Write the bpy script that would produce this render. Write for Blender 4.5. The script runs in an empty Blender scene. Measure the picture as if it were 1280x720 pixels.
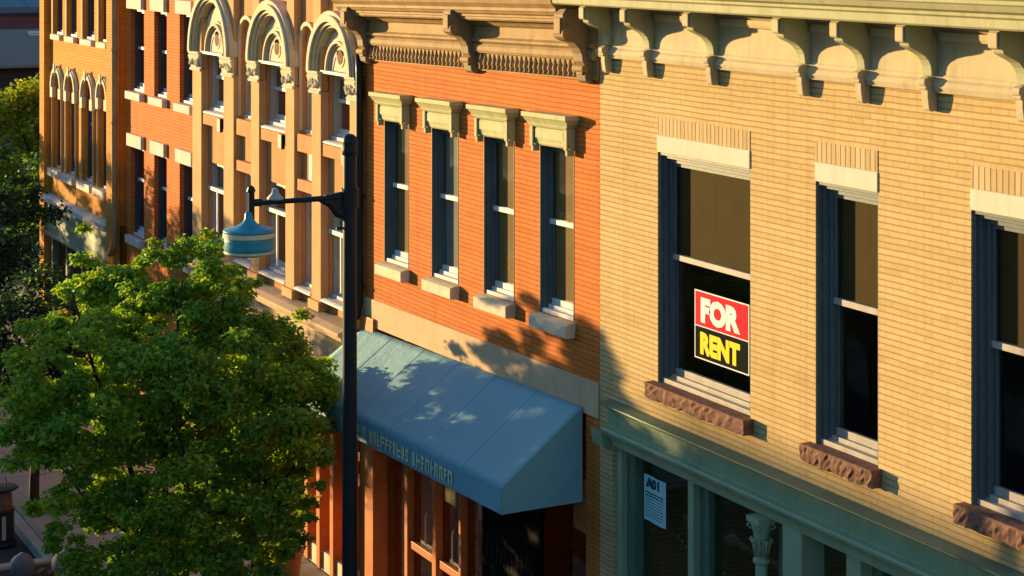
import bpy, math, random
from mathutils import Vector, Matrix
R = math.radians
scene = bpy.context.scene
COL = scene.collection

# ------------------------------------------------------------------ camera / light / world
F, SW = 2390.0, 1280.0
PHI = math.atan(1220/F)
XC, YC, ZC = 17.55, -10.0, 8.94
cam_d = bpy.data.cameras.new('camera'); cam = bpy.data.objects.new('camera', cam_d); COL.objects.link(cam)
scene.camera = cam
cam.location = (XC, YC, ZC)
cam_d.sensor_width = 36; cam_d.lens = 36*F/SW; cam_d.shift_y = -430.0/1280
cam_d.clip_start = .1; cam_d.clip_end = 3000
fw = Vector((-math.cos(PHI), math.sin(PHI), 0))
cam.rotation_euler = fw.to_track_quat('-Z', 'Y').to_euler()

AZ, EL = R(63), R(3.2)                       # sun: 63 deg left of the facade normal, very low
to_sun = Vector((-math.sin(AZ)*math.cos(EL), -math.cos(AZ)*math.cos(EL), math.sin(EL)))
sd = bpy.data.lights.new('sun', 'SUN'); sd.energy = 2.5; sd.angle = R(.9); sd.color = (1.0, .70, .31)
so = bpy.data.objects.new('sun', sd); COL.objects.link(so)
so.rotation_euler = to_sun.to_track_quat('Z', 'Y').to_euler(); so.location = (-20, -20, 20)
w = bpy.data.worlds.new('World'); scene.world = w; w.use_nodes = True
nt = w.node_tree; bg = nt.nodes['Background']
sky = nt.nodes.new('ShaderNodeTexSky'); sky.sky_type = 'NISHITA'; sky.sun_disc = False
sky.sun_elevation = EL; sky.sun_rotation = math.atan2(to_sun.x, to_sun.y)
sky.air_density = 1.3; sky.dust_density = .4; sky.ozone_density = 3.0
tint = nt.nodes.new('ShaderNodeMix'); tint.data_type = 'RGBA'; tint.blend_type = 'MULTIPLY'; tint.inputs[0].default_value = 1
tint.inputs[7].default_value = (.68, .82, 1.0, 1)
nt.links.new(sky.outputs[0], tint.inputs[6]); nt.links.new(tint.outputs[2], bg.inputs[0]); bg.inputs[1].default_value = .15
scene.view_settings.view_transform = 'Standard'; scene.view_settings.look = 'None'
scene.view_settings.exposure = 2.12; scene.view_settings.gamma = 1.0
scene.render.engine = 'CYCLES'; scene.cycles.max_bounces = 8; scene.cycles.diffuse_bounces = 1; scene.cycles.transparent_max_bounces = 16

# ------------------------------------------------------------------ materials
def newmat(name):
    m = bpy.data.materials.new(name); m.use_nodes = True
    return m, m.node_tree, m.node_tree.nodes['Principled BSDF']
def N(nt, t, **k):
    n = nt.nodes.new(t)
    for a, b in k.items(): setattr(n, a, b)
    return n
def mixc(nt, fac, a, b, mode='MIX'):
    n = N(nt, 'ShaderNodeMix', data_type='RGBA', blend_type=mode)
    for sock, v in ((n.inputs[0], fac), (n.inputs[6], a), (n.inputs[7], b)):
        if hasattr(v, 'links') or hasattr(v, 'is_output'): nt.links.new(v, sock)
        elif isinstance(v, tuple): sock.default_value = (*v[:3], 1)
        else: sock.default_value = v
    return n.outputs[2]
def noise(nt, co, scale, detail=4, rough=.6):
    n = N(nt, 'ShaderNodeTexNoise'); n.inputs['Scale'].default_value = scale
    n.inputs['Detail'].default_value = detail; n.inputs['Roughness'].default_value = rough
    nt.links.new(co, n.inputs['Vector']); return n.outputs['Fac']
def ramp(nt, v, a, b, c0=(0, 0, 0), c1=(1, 1, 1)):
    r = N(nt, 'ShaderNodeValToRGB'); r.color_ramp.elements[0].position = a; r.color_ramp.elements[1].position = b
    r.color_ramp.elements[0].color = (*c0, 1); r.color_ramp.elements[1].color = (*c1, 1)
    nt.links.new(v, r.inputs[0]); return r.outputs[0]
def objco(nt):
    return N(nt, 'ShaderNodeTexCoord').outputs['Object']
def bump(nt, h, bsdf, strength=.4, dist=.01, prev=None):
    b = N(nt, 'ShaderNodeBump'); b.inputs['Strength'].default_value = strength; b.inputs['Distance'].default_value = dist
    nt.links.new(h, b.inputs['Height'])
    if prev is not None: nt.links.new(prev, b.inputs['Normal'])
    nt.links.new(b.outputs[0], bsdf.inputs['Normal']); return b.outputs[0]
def paint(name, c, rough=.5, var=.25, scale=3, bstr=.25, dirt=None, spec=.22, metal=0, fine=60):
    m, nt, b = newmat(name); co = objco(nt)
    n1 = noise(nt, co, scale, 6); n2 = noise(nt, co, scale*9, 4)
    d = dirt or tuple(x*(1-var) for x in c)
    c1 = mixc(nt, ramp(nt, n1, .35, .72), c, d)
    c2 = mixc(nt, ramp(nt, n2, .55, .78), c1, tuple(x*(1-var*.8) for x in c))
    sv = N(nt, 'ShaderNodeVectorMath', operation='MULTIPLY'); nt.links.new(co, sv.inputs[0]); sv.inputs[1].default_value = (9, 9, .7)
    c2 = mixc(nt, ramp(nt, noise(nt, sv.outputs[0], 1.0, 6, .7), .52, .74), c2, mixc(nt, min(1, var*2.2), c2, (.55, .50, .42), 'MULTIPLY'))
    nt.links.new(c2, b.inputs['Base Color']); b.inputs['Roughness'].default_value = rough
    b.inputs['Specular IOR Level'].default_value = spec; b.inputs['Metallic'].default_value = metal
    bump(nt, noise(nt, co, fine, 3), b, bstr, .004)
    return m
def brick(name, c1, c2, mortar, bw=.2, rh=.055, ms=.006, rot=False, stain=(.7, .65, .6), stainamt=.35, seed=0., squash=1):
    m, nt, b = newmat(name); co = objco(nt)
    sx = N(nt, 'ShaderNodeSeparateXYZ'); nt.links.new(co, sx.inputs[0])
    ad = N(nt, 'ShaderNodeMath', operation='ADD'); nt.links.new(sx.outputs[0], ad.inputs[0]); nt.links.new(sx.outputs[1], ad.inputs[1])
    cx = N(nt, 'ShaderNodeCombineXYZ')
    if rot: nt.links.new(sx.outputs[2], cx.inputs[0]); nt.links.new(ad.outputs[0], cx.inputs[1])
    else: nt.links.new(ad.outputs[0], cx.inputs[0]); nt.links.new(sx.outputs[2], cx.inputs[1])
    # slightly wavy courses
    nv = N(nt, 'ShaderNodeTexNoise'); nv.inputs['Scale'].default_value = 2.3; nt.links.new(co, nv.inputs['Vector'])
    sc = N(nt, 'ShaderNodeVectorMath', operation='MULTIPLY_ADD'); nt.links.new(nv.outputs['Color'], sc.inputs[0])
    sc.inputs[1].default_value = (.014, .014, 0); nt.links.new(cx.outputs[0], sc.inputs[2])
    t = N(nt, 'ShaderNodeTexBrick'); nt.links.new(sc.outputs[0], t.inputs['Vector'])
    t.offset = 0 if rot else .5; t.inputs['Scale'].default_value = 1; t.inputs['Brick Width'].default_value = bw if rot else 400.0; t.inputs['Row Height'].default_value = rh
    t.inputs['Mortar Size'].default_value = ms; t.inputs['Mortar Smooth'].default_value = .35; t.inputs['Bias'].default_value = -.1
    t.inputs['Color1'].default_value = (*c1, 1); t.inputs['Color2'].default_value = (*c2, 1); t.inputs['Mortar'].default_value = (*mortar, 1)
    t2 = N(nt, 'ShaderNodeTexBrick'); nt.links.new(sc.outputs[0], t2.inputs['Vector']); t2.offset = t.offset
    for k_, v_ in (('Scale', 1), ('Brick Width', bw), ('Row Height', rh), ('Mortar Size', ms*.75), ('Mortar Smooth', .5), ('Bias', -.45)): t2.inputs[k_].default_value = v_
    t2.inputs['Color1'].default_value = (1, 1, 1, 1); t2.inputs['Color2'].default_value = (.84, .80, .76, 1); t2.inputs['Mortar'].default_value = (.66, .58, .50, 1)
    t = type('T', (), {'outputs': {'Color': mixc(nt, .75, t.outputs['Color'], t2.outputs['Color'], 'MULTIPLY'), 'Fac': t.outputs['Fac']}, 'inputs': t.inputs})
    n1 = noise(nt, co, .9, 6); n2 = noise(nt, co, 14, 5); n3 = noise(nt, co, 90, 3)
    c = mixc(nt, ramp(nt, n1, .45, .8), t.outputs['Color'], mixc(nt, stainamt, t.outputs['Color'], tuple(stain), 'MULTIPLY'))
    c = mixc(nt, ramp(nt, n2, .5, .8), c, mixc(nt, .45, c, (.72, .7, .68), 'MULTIPLY'))
    sv = N(nt, 'ShaderNodeVectorMath', operation='MULTIPLY'); nt.links.new(co, sv.inputs[0]); sv.inputs[1].default_value = (6, 6, .35)
    c = mixc(nt, ramp(nt, noise(nt, sv.outputs[0], 1.0, 6), .5, .75), c, mixc(nt, .5, c, tuple(stain), 'MULTIPLY'))
    nt.links.new(c, b.inputs['Base Color']); b.inputs['Roughness'].default_value = .88; b.inputs['Specular IOR Level'].default_value = .2
    iv = N(nt, 'ShaderNodeMath', operation='SUBTRACT'); iv.inputs[0].default_value = 1; nt.links.new(t.outputs['Fac'], iv.inputs[1])
    p = bump(nt, iv.outputs[0], b, .8, .008); bump(nt, n3, b, .5, .004, p)
    return m
def glass(name, tint=(.80, .80, .78), rough=.015, boost=1.0):
    m, nt, b = newmat(name); nt.nodes.remove(b); out = nt.nodes['Material Output']
    tr = N(nt, 'ShaderNodeBsdfTransparent'); tr.inputs[0].default_value = (*tint, 1)
    gl = N(nt, 'ShaderNodeBsdfGlossy'); gl.inputs['Roughness'].default_value = rough; gl.inputs[0].default_value = (.8, .85, .9, 1)
    lw = N(nt, 'ShaderNodeLayerWeight'); lw.inputs['Blend'].default_value = .5
    pw = N(nt, 'ShaderNodeMath', operation='POWER'); nt.links.new(lw.outputs['Facing'], pw.inputs[0]); pw.inputs[1].default_value = 5
    fr = N(nt, 'ShaderNodeMath', operation='MULTIPLY_ADD'); nt.links.new(pw.outputs[0], fr.inputs[0]); fr.inputs[1].default_value = .93; fr.inputs[2].default_value = .06
    co = objco(nt)
    bp = N(nt, 'ShaderNodeBump'); bp.inputs['Strength'].default_value = .12; bp.inputs['Distance'].default_value = .02
    nt.links.new(noise(nt, co, 2.2, 1), bp.inputs['Height']); nt.links.new(bp.outputs[0], gl.inputs['Normal'])
    mx = N(nt, 'ShaderNodeMixShader'); nt.links.new(fr.outputs[0], mx.inputs[0])
    nt.links.new(tr.outputs[0], mx.inputs[1]); nt.links.new(gl.outputs[0], mx.inputs[2]); nt.links.new(mx.outputs[0], out.inputs[0])
    return m
def flat(name, c, rough=.7, emis=None):
    m, nt, b = newmat(name); b.inputs['Base Color'].default_value = (*c, 1); b.inputs['Roughness'].default_value = rough; b.inputs['Specular IOR Level'].default_value = .05
    return m
def leafmat(name, c, c2):
    m, nt, b = newmat(name); out = nt.nodes['Material Output']; co = objco(nt)
    col = mixc(nt, ramp(nt, noise(nt, co, 7, 3), .35, .65), c, c2)
    oi = N(nt, 'ShaderNodeNewGeometry')
    col2 = mixc(nt, oi.outputs['Random Per Island'], col, mixc(nt, 1.0, col, (1.3, 1.2, .8), 'MULTIPLY'))
    nt.links.new(col2, b.inputs['Base Color']); b.inputs['Roughness'].default_value = .55; b.inputs['Specular IOR Level'].default_value = .25
    tl = N(nt, 'ShaderNodeBsdfTranslucent'); nt.links.new(mixc(nt, 1.0, col2, (1.25, 1.3, .5), 'MULTIPLY'), tl.inputs[0])
    mx = N(nt, 'ShaderNodeMixShader'); mx.inputs[0].default_value = .46
    nt.links.new(b.outputs[0], mx.inputs[1]); nt.links.new(tl.outputs[0], mx.inputs[2]); nt.links.new(mx.outputs[0], out.inputs[0])
    return m

M = {}
M['cream_brick'] = brick('cream_brick', (.60, .44, .21), (.54, .385, .17), (.50, .35, .175), bw=.2, rh=.053, ms=.006, stain=(.8, .72, .6), stainamt=.5)
M['cream_soldier'] = brick('cream_soldier_brick', (.60, .45, .26), (.52, .38, .2), (.30, .21, .12), bw=1.0, rh=.068, ms=.0075, rot=True)
M['red_brick'] = brick('red_brick', (.66, .20, .036), (.58, .165, .03), (.50, .13, .035), ms=.005, stain=(.7, .6, .6))
M['orange_brick'] = brick('orange_brick', (.70, .20, .035), (.64, .17, .03), (.56, .17, .04), ms=.005)
M['amber_brick'] = brick('amber_brick', (.76, .31, .038), (.70, .27, .034), (.64, .25, .04), ms=.005)
M['tan_stone'] = paint('tan_stone', (.68, .37, .15), .85, .2, 2, .5, fine=45)
M['tan_panel'] = paint('tan_panel', (.64, .27, .095), .85, .2, 2, .5, fine=45)
M['pale_stone'] = paint('pale_stone', (.72, .62, .42), .8, .22, 4, .5, fine=40)
M['lintel_stone'] = paint('lintel_stone', (.70, .62, .50), .85, .15, 3, .4, fine=50)
M['band_stone'] = paint('band_stone', (.62, .44, .26), .85, .2, 2, .5, fine=50)
M['brown_stone'] = paint('brown_stone', (.27, .135, .09), .9, .5, 14, 1.0, fine=35)
M['cornice_cream'] = paint('cornice_cream', (.45, .45, .27), .75, .25, 2.5, .25)
M['cornice_light'] = paint('cornice_light', (.57, .47, .29), .75, .22, 2.5, .25)
M['tan_cornice'] = paint('tan_cornice', (.44, .28, .125), .75, .35, 2.5, .3)
M['console_shaded'] = paint('console_shaded', (.30, .21, .11), .7, .3, 4, .3)  # darker than the cornice tan: shade of the console sides put into the colour
M['sage_hood'] = paint('sage_hood', (.50, .50, .26), .75, .2, 5, .4)
M['frame_shaded'] = paint('frame_shaded', (.10, .135, .15), .4, .2, 6, .2)  # pale frame paint turned dark blue, jamb shade put into the colour
M['sill_rail'] = paint('sill_rail', (.42, .37, .32), .45, .25, 6, .2)
M['frame_dark'] = paint('frame_dark', (.06, .08, .10), .4, .2, 6, .2)
M['frame_grey'] = paint('frame_grey', (.45, .44, .42), .5, .2, 6, .2)
M['white_paint'] = paint('white_paint', (.72, .70, .64), .5, .2, 6, .2)
M['green_paint'] = paint('green_paint', (.27, .35, .205), .42, .18, 2.5, .25)
M['green_light'] = paint('green_light', (.33, .42, .27), .42, .18, 2.5, .25)
M['green_dark'] = paint('green_dark', (.11, .18, .12), .4, .2, 3, .2)
M['orange_wood'] = paint('orange_wood', (.62, .19, .05), .5, .25, 6, .3)
M['iron'] = paint('iron', (.018, .022, .026), .45, .3, 6, .3)
M['lamp_teal'] = paint('lamp_teal', (.05, .30, .36), .35, .2, 8, .15)
M['lamp_cream'] = paint('lamp_cream', (.75, .62, .38), .4, .15, 8, .15)
M['blind'] = paint('blind', (.34, .215, .075), .8, .15, 2, .1)
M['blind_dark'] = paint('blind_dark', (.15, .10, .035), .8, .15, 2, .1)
M['curtain_brown'] = paint('curtain_brown', (.20, .15, .08), .85, .3, 3, .2)
M['blind_grey'] = paint('blind_grey', (.34, .32, .27), .8, .15, 2, .1)
M['interior'] = paint('interior', (.22, .16, .10), .9, .3, 2, .1)
M['glass'] = glass('glass')
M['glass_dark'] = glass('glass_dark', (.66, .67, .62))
M['bark'] = paint('bark', (.07, .045, .03), .9, .4, 12, 1.0, fine=25)
M['concrete'] = paint('concrete', (.44, .38, .28), .9, .2, 1.2, .5, fine=40)
M['kerb'] = paint('kerb', (.55, .48, .38), .9, .25, 2, .5)
M['asphalt'] = paint('asphalt', (.055, .055, .058), .9, .3, 1.5, .7, fine=70)
M['mulch'] = paint('mulch', (.10, .055, .035), .95, .5, 14, 1.0, fine=30)
M['boulder'] = paint('boulder', (.20, .20, .21), .9, .3, 5, .8, fine=25)
M['grass'] = paint('ground', (.07, .08, .03), .95, .4, .6, .8, fine=8)
M['roof_grey'] = paint('roof_grey', (.30, .19, .13), .9, .15, .5, .3, fine=8)
M['roof_teal'] = paint('roof_teal', (.20, .25, .25), .7, .3, .4, .3, fine=5)
M['maroon'] = brick('maroon_brick', (.32, .09, .08), (.26, .07, .07), (.2, .08, .08))
M['dark_wall'] = brick('dark_wall_brick', (.10, .06, .055), (.08, .045, .04), (.06, .04, .035))
M['roof_tar'] = paint('roof_tar', (.07, .065, .06), .9, .2, 1, .5)
M['black'] = flat('black_board', (.005, .005, .006), .8)
M['grey_ink'] = flat('grey_ink', (.03, .03, .032), .6)
M['red_plastic'] = flat('red_plastic', (.75, .02, .035), .8)
M['black_plastic'] = flat('black_plastic', (.006, .007, .006), .9)
M['white_ink'] = flat('white_ink', (.8, .78, .76), .5)
M['yellow_ink'] = flat('yellow_ink', (.8, .62, .02), .5)
M['paper'] = paint('paper', (.42, .72, .72), .8, .08, 4, .05)
M['ink'] = flat('ink', (.03, .07, .10), .7)
M['terracotta'] = paint('terracotta', (.5, .2, .09), .8, .25, 6, .4)
M['leaf_a'] = leafmat('leaf_green', (.12, .26, .045), (.17, .33, .05))
M['leaf_b'] = leafmat('leaf_yellow_green', (.36, .46, .045), (.27, .40, .04))
M['leaf_c'] = leafmat('leaf_turning', (.42, .16, .03), (.3, .17, .03))
M['leaf_d'] = leafmat('leaf_shaded', (.016, .042, .032), (.02, .05, .036))  # darkened leaf green: shade on the unlit far crowns put into the colour
M['leaf_olive'] = leafmat('leaf_olive', (.38, .30, .03), (.28, .25, .03))

# awning cloth: woven, faint sag seams
def cloth():
    m, nt, b = newmat('awning_cloth'); co = objco(nt)
    c = mixc(nt, ramp(nt, noise(nt, co, 1.3, 5), .35, .75), (.22, .41, .45), (.18, .36, .40))
    nt.links.new(c, b.inputs['Base Color']); b.inputs['Roughness'].default_value = .75; b.inputs['Specular IOR Level'].default_value = .25
    p = bump(nt, noise(nt, co, 3.2, 4), b, .55, .05); bump(nt, noise(nt, co, 160, 2), b, .3, .003, p)
    return m
M['cloth'] = cloth()

# ------------------------------------------------------------------ mesh builder
class MB:
    def __init__(s): s.v = []; s.f = []; s.mi = []; s.cur = 0
    def add(s, vs, fs):
        o = len(s.v); s.v += [tuple(p) for p in vs]
        for f in fs: s.f.append([o+i for i in f]); s.mi.append(s.cur)
        return s
    def box(s, x0, x1, y0, y1, z0, z1):
        if x0 > x1: x0, x1 = x1, x0
        if y0 > y1: y0, y1 = y1, y0
        if z0 > z1: z0, z1 = z1, z0
        return s.add([(x0,y0,z0),(x1,y0,z0),(x1,y1,z0),(x0,y1,z0),(x0,y0,z1),(x1,y0,z1),(x1,y1,z1),(x0,y1,z1)],
                     [(3,2,1,0),(4,5,6,7),(0,1,5,4),(1,2,6,5),(2,3,7,6),(3,0,4,7)])
    def prof(s, pts, a0, a1, axis='x'):
        """closed polygon extruded: axis x: pts are (y,z); axis y: pts are (x,z)"""
        n = len(pts)
        mk = (lambda a, p: (a, p[0], p[1])) if axis == 'x' else (lambda a, p: (p[0], a, p[1])) if axis == 'y' else (lambda a, p: (p[0], p[1], a))
        vs = [mk(a0, p) for p in pts] + [mk(a1, p) for p in pts]
        fs = [tuple(range(n))[::-1], tuple(range(n, 2*n))] + [(i, (i+1) % n, n+(i+1) % n, n+i) for i in range(n)]
        return s.add(vs, fs)
    def tube(s, pts, rad, seg=10, cap=True):
        pts = [Vector(p) for p in pts]; n = len(pts)
        if not hasattr(rad, '__len__'): rad = [rad]*n
        vs = []; up = None
        for i, p in enumerate(pts):
            d = (pts[min(i+1, n-1)]-pts[max(i-1, 0)]).normalized()
            if up is None:
                up = Vector((0,0,1)) if abs(d.z) < .9 else Vector((1,0,0))
            a = d.cross(up)
            if a.length < 1e-4: a = d.orthogonal()
            a.normalize(); b = a.cross(d).normalized(); up = b
            for k in range(seg):
                t = 2*math.pi*k/seg; vs.append(p + (a*math.cos(t)+b*math.sin(t))*rad[i])
        fs = [(i*seg+k, i*seg+(k+1) % seg, (i+1)*seg+(k+1) % seg, (i+1)*seg+k) for i in range(n-1) for k in range(seg)]
        if cap: fs += [tuple(range(seg))[::-1], tuple((n-1)*seg+k for k in range(seg))]
        return s.add(vs, fs)
    def lathe(s, c, prof, seg=28):
        vs = []; n = len(prof)
        for r, z in prof:
            for k in range(seg):
                t = 2*math.pi*k/seg; vs.append((c[0]+max(r, 1e-4)*math.cos(t), c[1]+max(r, 1e-4)*math.sin(t), c[2]+z))
        return s.add(vs, [(i*seg+k, i*seg+(k+1) % seg, (i+1)*seg+(k+1) % seg, (i+1)*seg+k) for i in range(n-1) for k in range(seg)])
    def arch(s, cx, cz, r0, r1, y0, y1, a0=0, a1=180, seg=24, sy=1.0):
        """half ring r0<r1 from y0 (front) to y1 (back)"""
        vs = []
        for i in range(seg+1):
            t = R(a0+(a1-a0)*i/seg); c_, s_ = math.cos(t), math.sin(t)*sy
            for r, y in ((r0, y0), (r1, y0), (r1, y1), (r0, y1)): vs.append((cx+r*c_, y, cz+r*s_))
        fs = []
        for i in range(seg):
            o = 4*i
            for k in range(4): fs.append((o+k, o+4+k, o+4+(k+1) % 4, o+(k+1) % 4))
        fs += [(0, 1, 2, 3), (4*seg+3, 4*seg+2, 4*seg+1, 4*seg)]
        return s.add(vs, fs)
    def disc(s, cx, cz, r, y0, y1, a0=0, a1=180, seg=24):
        pts = [(cx+r*math.cos(R(a0+(a1-a0)*i/seg)), cz+r*math.sin(R(a0+(a1-a0)*i/seg))) for i in range(seg+(1 if a1-a0 < 360 else 0))]
        return s.prof(pts, y0, y1, 'y')
    def wall(s, x0, x1, z0, z1, y0, y1, holes=()):
        """wall in xz from y0 (street face) to y1 with real rectangular openings"""
        xs = sorted({x0, x1, *[h[0] for h in holes], *[h[1] for h in holes]}); zs = sorted({z0, z1, *[h[2] for h in holes], *[h[3] for h in holes]})
        solid = lambda i, j: 0 <= i < len(xs)-1 and 0 <= j < len(zs)-1 and not any(h[0] < (xs[i]+xs[i+1])/2 < h[1] and h[2] < (zs[j]+zs[j+1])/2 < h[3] for h in holes)
        for i in range(len(xs)-1):
            for j in range(len(zs)-1):
                if not solid(i, j): continue
                a, b, c, d = xs[i], xs[i+1], zs[j], zs[j+1]
                s.add([(a,y0,c),(b,y0,c),(b,y0,d),(a,y0,d)], [(0,1,2,3)])
                s.add([(a,y1,c),(b,y1,c),(b,y1,d),(a,y1,d)], [(3,2,1,0)])
                if not solid(i-1, j): s.add([(a,y0,c),(a,y0,d),(a,y1,d),(a,y1,c)], [(0,1,2,3)])
                if not solid(i+1, j): s.add([(b,y0,c),(b,y0,d),(b,y1,d),(b,y1,c)], [(3,2,1,0)])
                if not solid(i, j-1): s.add([(a,y0,c),(b,y0,c),(b,y1,c),(a,y1,c)], [(3,2,1,0)])
                if not solid(i, j+1): s.add([(a,y0,d),(b,y0,d),(b,y1,d),(a,y1,d)], [(0,1,2,3)])
        return s
    def rough(s, x0, x1, y0, y1, z0, z1, amp=.015, nx=14, seed=1):
        """rock-faced block, street face at y0"""
        rnd = random.Random(seed); vs = []; fs = []; nz = 4
        for i in range(nx+1):
            for j in range(nz+1):
                e = 0 if j == nz else 1
                vs.append((x0+(x1-x0)*i/nx, y0+rnd.uniform(-amp, amp)*e, z0+(z1-z0)*j/nz+(rnd.uniform(-amp, amp)*.8 if j == 0 else 0)))
        for i in range(nx):
            for j in range(nz):
                a = i*(nz+1)+j; fs.append((a, a+nz+1, a+nz+2, a+1))
        o = len(vs); vs += [(x0, y1, z0), (x1, y1, z0), (x1, y1, z1), (x0, y1, z1)]
        top = [i*(nz+1)+nz for i in range(nx+1)]; bot = [i*(nz+1) for i in range(nx+1)]
        fs += [tuple(top+[o+2, o+3]), tuple(bot[::-1]+[o, o+1]), tuple(list(range(nz+1))[::-1]+[o, o+3])[::-1], tuple([nx*(nz+1)+j for j in range(nz+1)]+[o+2, o+1])[::-1]]
        return s.add(vs, fs)
    def build(s, name, mat, parent=None, bevel=0, smooth=False, shear=None, loc=None):
        base = Vector(parent['base']) if parent is not None and 'base' in parent else Vector(loc or (0, 0, 0))
        vs = s.v
        if shear: vs = [(x, y, z+shear[0]*(x-shear[1])) for x, y, z in vs]
        me = bpy.data.meshes.new(name); me.from_pydata([tuple(Vector(p)-base) for p in vs], [], s.f)
        for m_ in (mat if isinstance(mat, (list, tuple)) else [mat]): me.materials.append(M[m_] if isinstance(m_, str) else m_)
        if isinstance(mat, (list, tuple)): me.polygons.foreach_set('material_index', s.mi)
        me.validate(); me.update()
        o = bpy.data.objects.new(name, me); COL.objects.link(o)
        if parent is not None: o.parent = parent; o['base'] = tuple(base)
        else: o.location = base
        if smooth: me.polygons.foreach_set('use_smooth', [True]*len(me.polygons))
        if bevel:
            b = o.modifiers.new('bevel', 'BEVEL'); b.width = bevel; b.segments = 2; b.limit_method = 'ANGLE'; b.angle_limit = R(40)
        return o
def each(q, name, mat, parent, **k):
    """every loose piece of the collected mesh becomes a part of its own"""
    par = list(range(len(q.v)))
    def find(i):
        while par[i] != i: par[i] = par[par[i]]; i = par[i]
        return i
    for f in q.f:
        for i in f[1:]: par[find(i)] = find(f[0])
    groups = {}
    for f in q.f: groups.setdefault(find(f[0]), []).append(f)
    out = []
    for fs in groups.values():
        ids = sorted({i for f in fs for i in f}); mp = {a: b for b, a in enumerate(ids)}
        b = MB(); b.add([q.v[i] for i in ids], [tuple(mp[i] for i in f) for f in fs]); out.append(b.build(name, mat, parent, **k))
    return out
def tag(o, label=None, cat=None, group=None, kind=None):
    if label: o['label'] = label
    if cat: o['category'] = cat
    if group: o['group'] = group
    if kind: o['kind'] = kind
    return o
def thing(name, loc, label, cat, group=None):
    o = bpy.data.objects.new(name, None); COL.objects.link(o); o.location = loc; o['base'] = tuple(loc)
    return tag(o, label, cat, group)
def text(body, size, mat, parent, name, origin, shear=0, ext=.002, bold=.0, sx=1.0, rotx=90):
    cu = bpy.data.curves.new('t', 'FONT'); cu.body = body; cu.size = size; cu.extrude = ext; cu.offset = bold
    cu.align_x = 'LEFT'; cu.resolution_u = 3
    t = bpy.data.objects.new('t', cu); COL.objects.link(t)
    bpy.context.view_layer.update()
    me = bpy.data.meshes.new_from_object(t.evaluated_get(bpy.context.evaluated_depsgraph_get()))
    bpy.data.objects.remove(t)
    xs = [v.co.x for v in me.vertices]; x0 = min(xs)
    base = Vector(parent['base'])
    for v in me.vertices:
        v.co = Vector((origin[0]+(v.co.x-x0)*sx, origin[1]-v.co.z, origin[2]+v.co.y)) - base
    me.materials.clear(); me.materials.append(M[mat])
    o = bpy.data.objects.new(name, me); COL.objects.link(o); o.parent = parent; o['base'] = tuple(base)
    return o

def shell(root, x0, x1, ztop, depth=9, wallmat='red_brick', y=.3, floors=(4.0,), shear=None, bottom=0.0):
    """party walls, back, flat roof, floors: the body behind the facade"""
    b = MB(); b.box(x0+.01, x0+.26, y, depth, bottom, ztop-.05).box(x1-.26, x1-.01, y, depth, bottom, ztop-.05).box(x0+.26, x1-.26, depth-.25, depth, bottom, ztop-.05)
    b.build('side_wall', wallmat, root, shear=shear)
    MB().box(x0+.02, x1-.02, y+.004, depth, ztop-.04, ztop+.06).build('roof', 'roof_tar', root, shear=shear)
    f = MB()
    for z in floors: f.box(x0+.26, x1-.26, y+.004, depth-.26, z-.12, z)
    f.box(x0+.27, x1-.27, 3.4, 3.5, bottom, ztop-.1)
    f.build('interior', 'interior', root, shear=shear)

def sash_window(root, x0, x1, z0, z1, y, meet, fmat='frame_shaded', railmat='sill_rail', fw_=.07, blind=None, bmat='blind', shear=None, glassm='glass', rise=0, blind_z=None, steps=True):
    """returns the window frame object (part); rails, pane and blind are its sub-parts"""
    b = MB()
    def ring(a, ya, yb, off=0):
        b.box(x0+off, x0+off+a, ya, yb, z0+off, z1-off).box(x1-off-a, x1-off, ya, yb, z0+off, z1-off).box(x0+off+a, x1-off-a, ya, yb, z1-off-a, z1-off)
    if steps:
        ring(fw_*.35, y-.05, y, 0); ring(fw_*.35, y-.015, y+.04, fw_*.35); ring(fw_*.5, y+.035, y+.10, fw_*.7)
        off = fw_*1.2
    else:
        ring(fw_, y, y+.1); off = fw_
    fr = b.build('window', fmat, root, bevel=.004, shear=shear)
    r = MB()   # bottom rails stepping inward, meeting rail
    r.box(x0+off*.2, x1-off*.2, y-.03, y+.035, z0, z0+.045).box(x0+off*.5, x1-off*.5, y+.036, y+.075, z0+.02, z0+.085).box(x0+off, x1-off, y+.076, y+.12, z0+.05, z0+.15)
    r.build('bottom_rail', railmat, fr, bevel=.004, shear=shear)
    MB().box(x0+off, x1-off, y+.05, y+.11, meet-.028, meet+.028).build('meeting_rail', railmat, fr, bevel=.004, shear=shear)
    st = MB(); s_ = .035
    for (a, c, yy) in ((z0+.15, meet-.028, .082), (meet+.028, z1-off, .058)):
        st = MB(); st.box(x0+off, x0+off+s_, y+yy, y+yy+.035, a, c).box(x1-off-s_, x1-off, y+yy, y+yy+.035, a, c)
        if c > meet+.1: st.box(x0+off+s_, x1-off-s_, y+.058, y+.093, z1-off-s_, z1-off)
        each(st, 'sash', fmat, fr, bevel=.003, shear=shear)
    g = MB(); g.add([(x0+off, y+.10, z0+.1), (x1-off, y+.10, z0+.1), (x1-off, y+.10, meet), (x0+off, y+.10, meet)], [(0,1,2,3)])
    g.add([(x0+off, y+.074, meet), (x1-off, y+.074, meet), (x1-off, y+.074, z1-off), (x0+off, y+.074, z1-off)], [(0,1,2,3)])
    g.build('pane', glassm, fr, shear=shear)
    if blind:
        bz = blind_z if blind_z is not None else z0+.1
        MB().box(x0+off, x1-off, y+.108, y+.112, bz, z1-off).box(x0+off, x1-off, y+.106, y+.118, bz-.02, bz).build('blind', bmat, fr, shear=shear)
    return fr

# ================================================================== GROUND
g = MB(); g.box(-700, 400, -400, 600, -.6, -.2); tag(g.build('ground', 'grass'), kind='structure')
g = MB(); g.box(-160, 60, -13.2, -3.4, -.25, -.13); tag(g.build('road', 'asphalt'), kind='structure')
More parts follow.
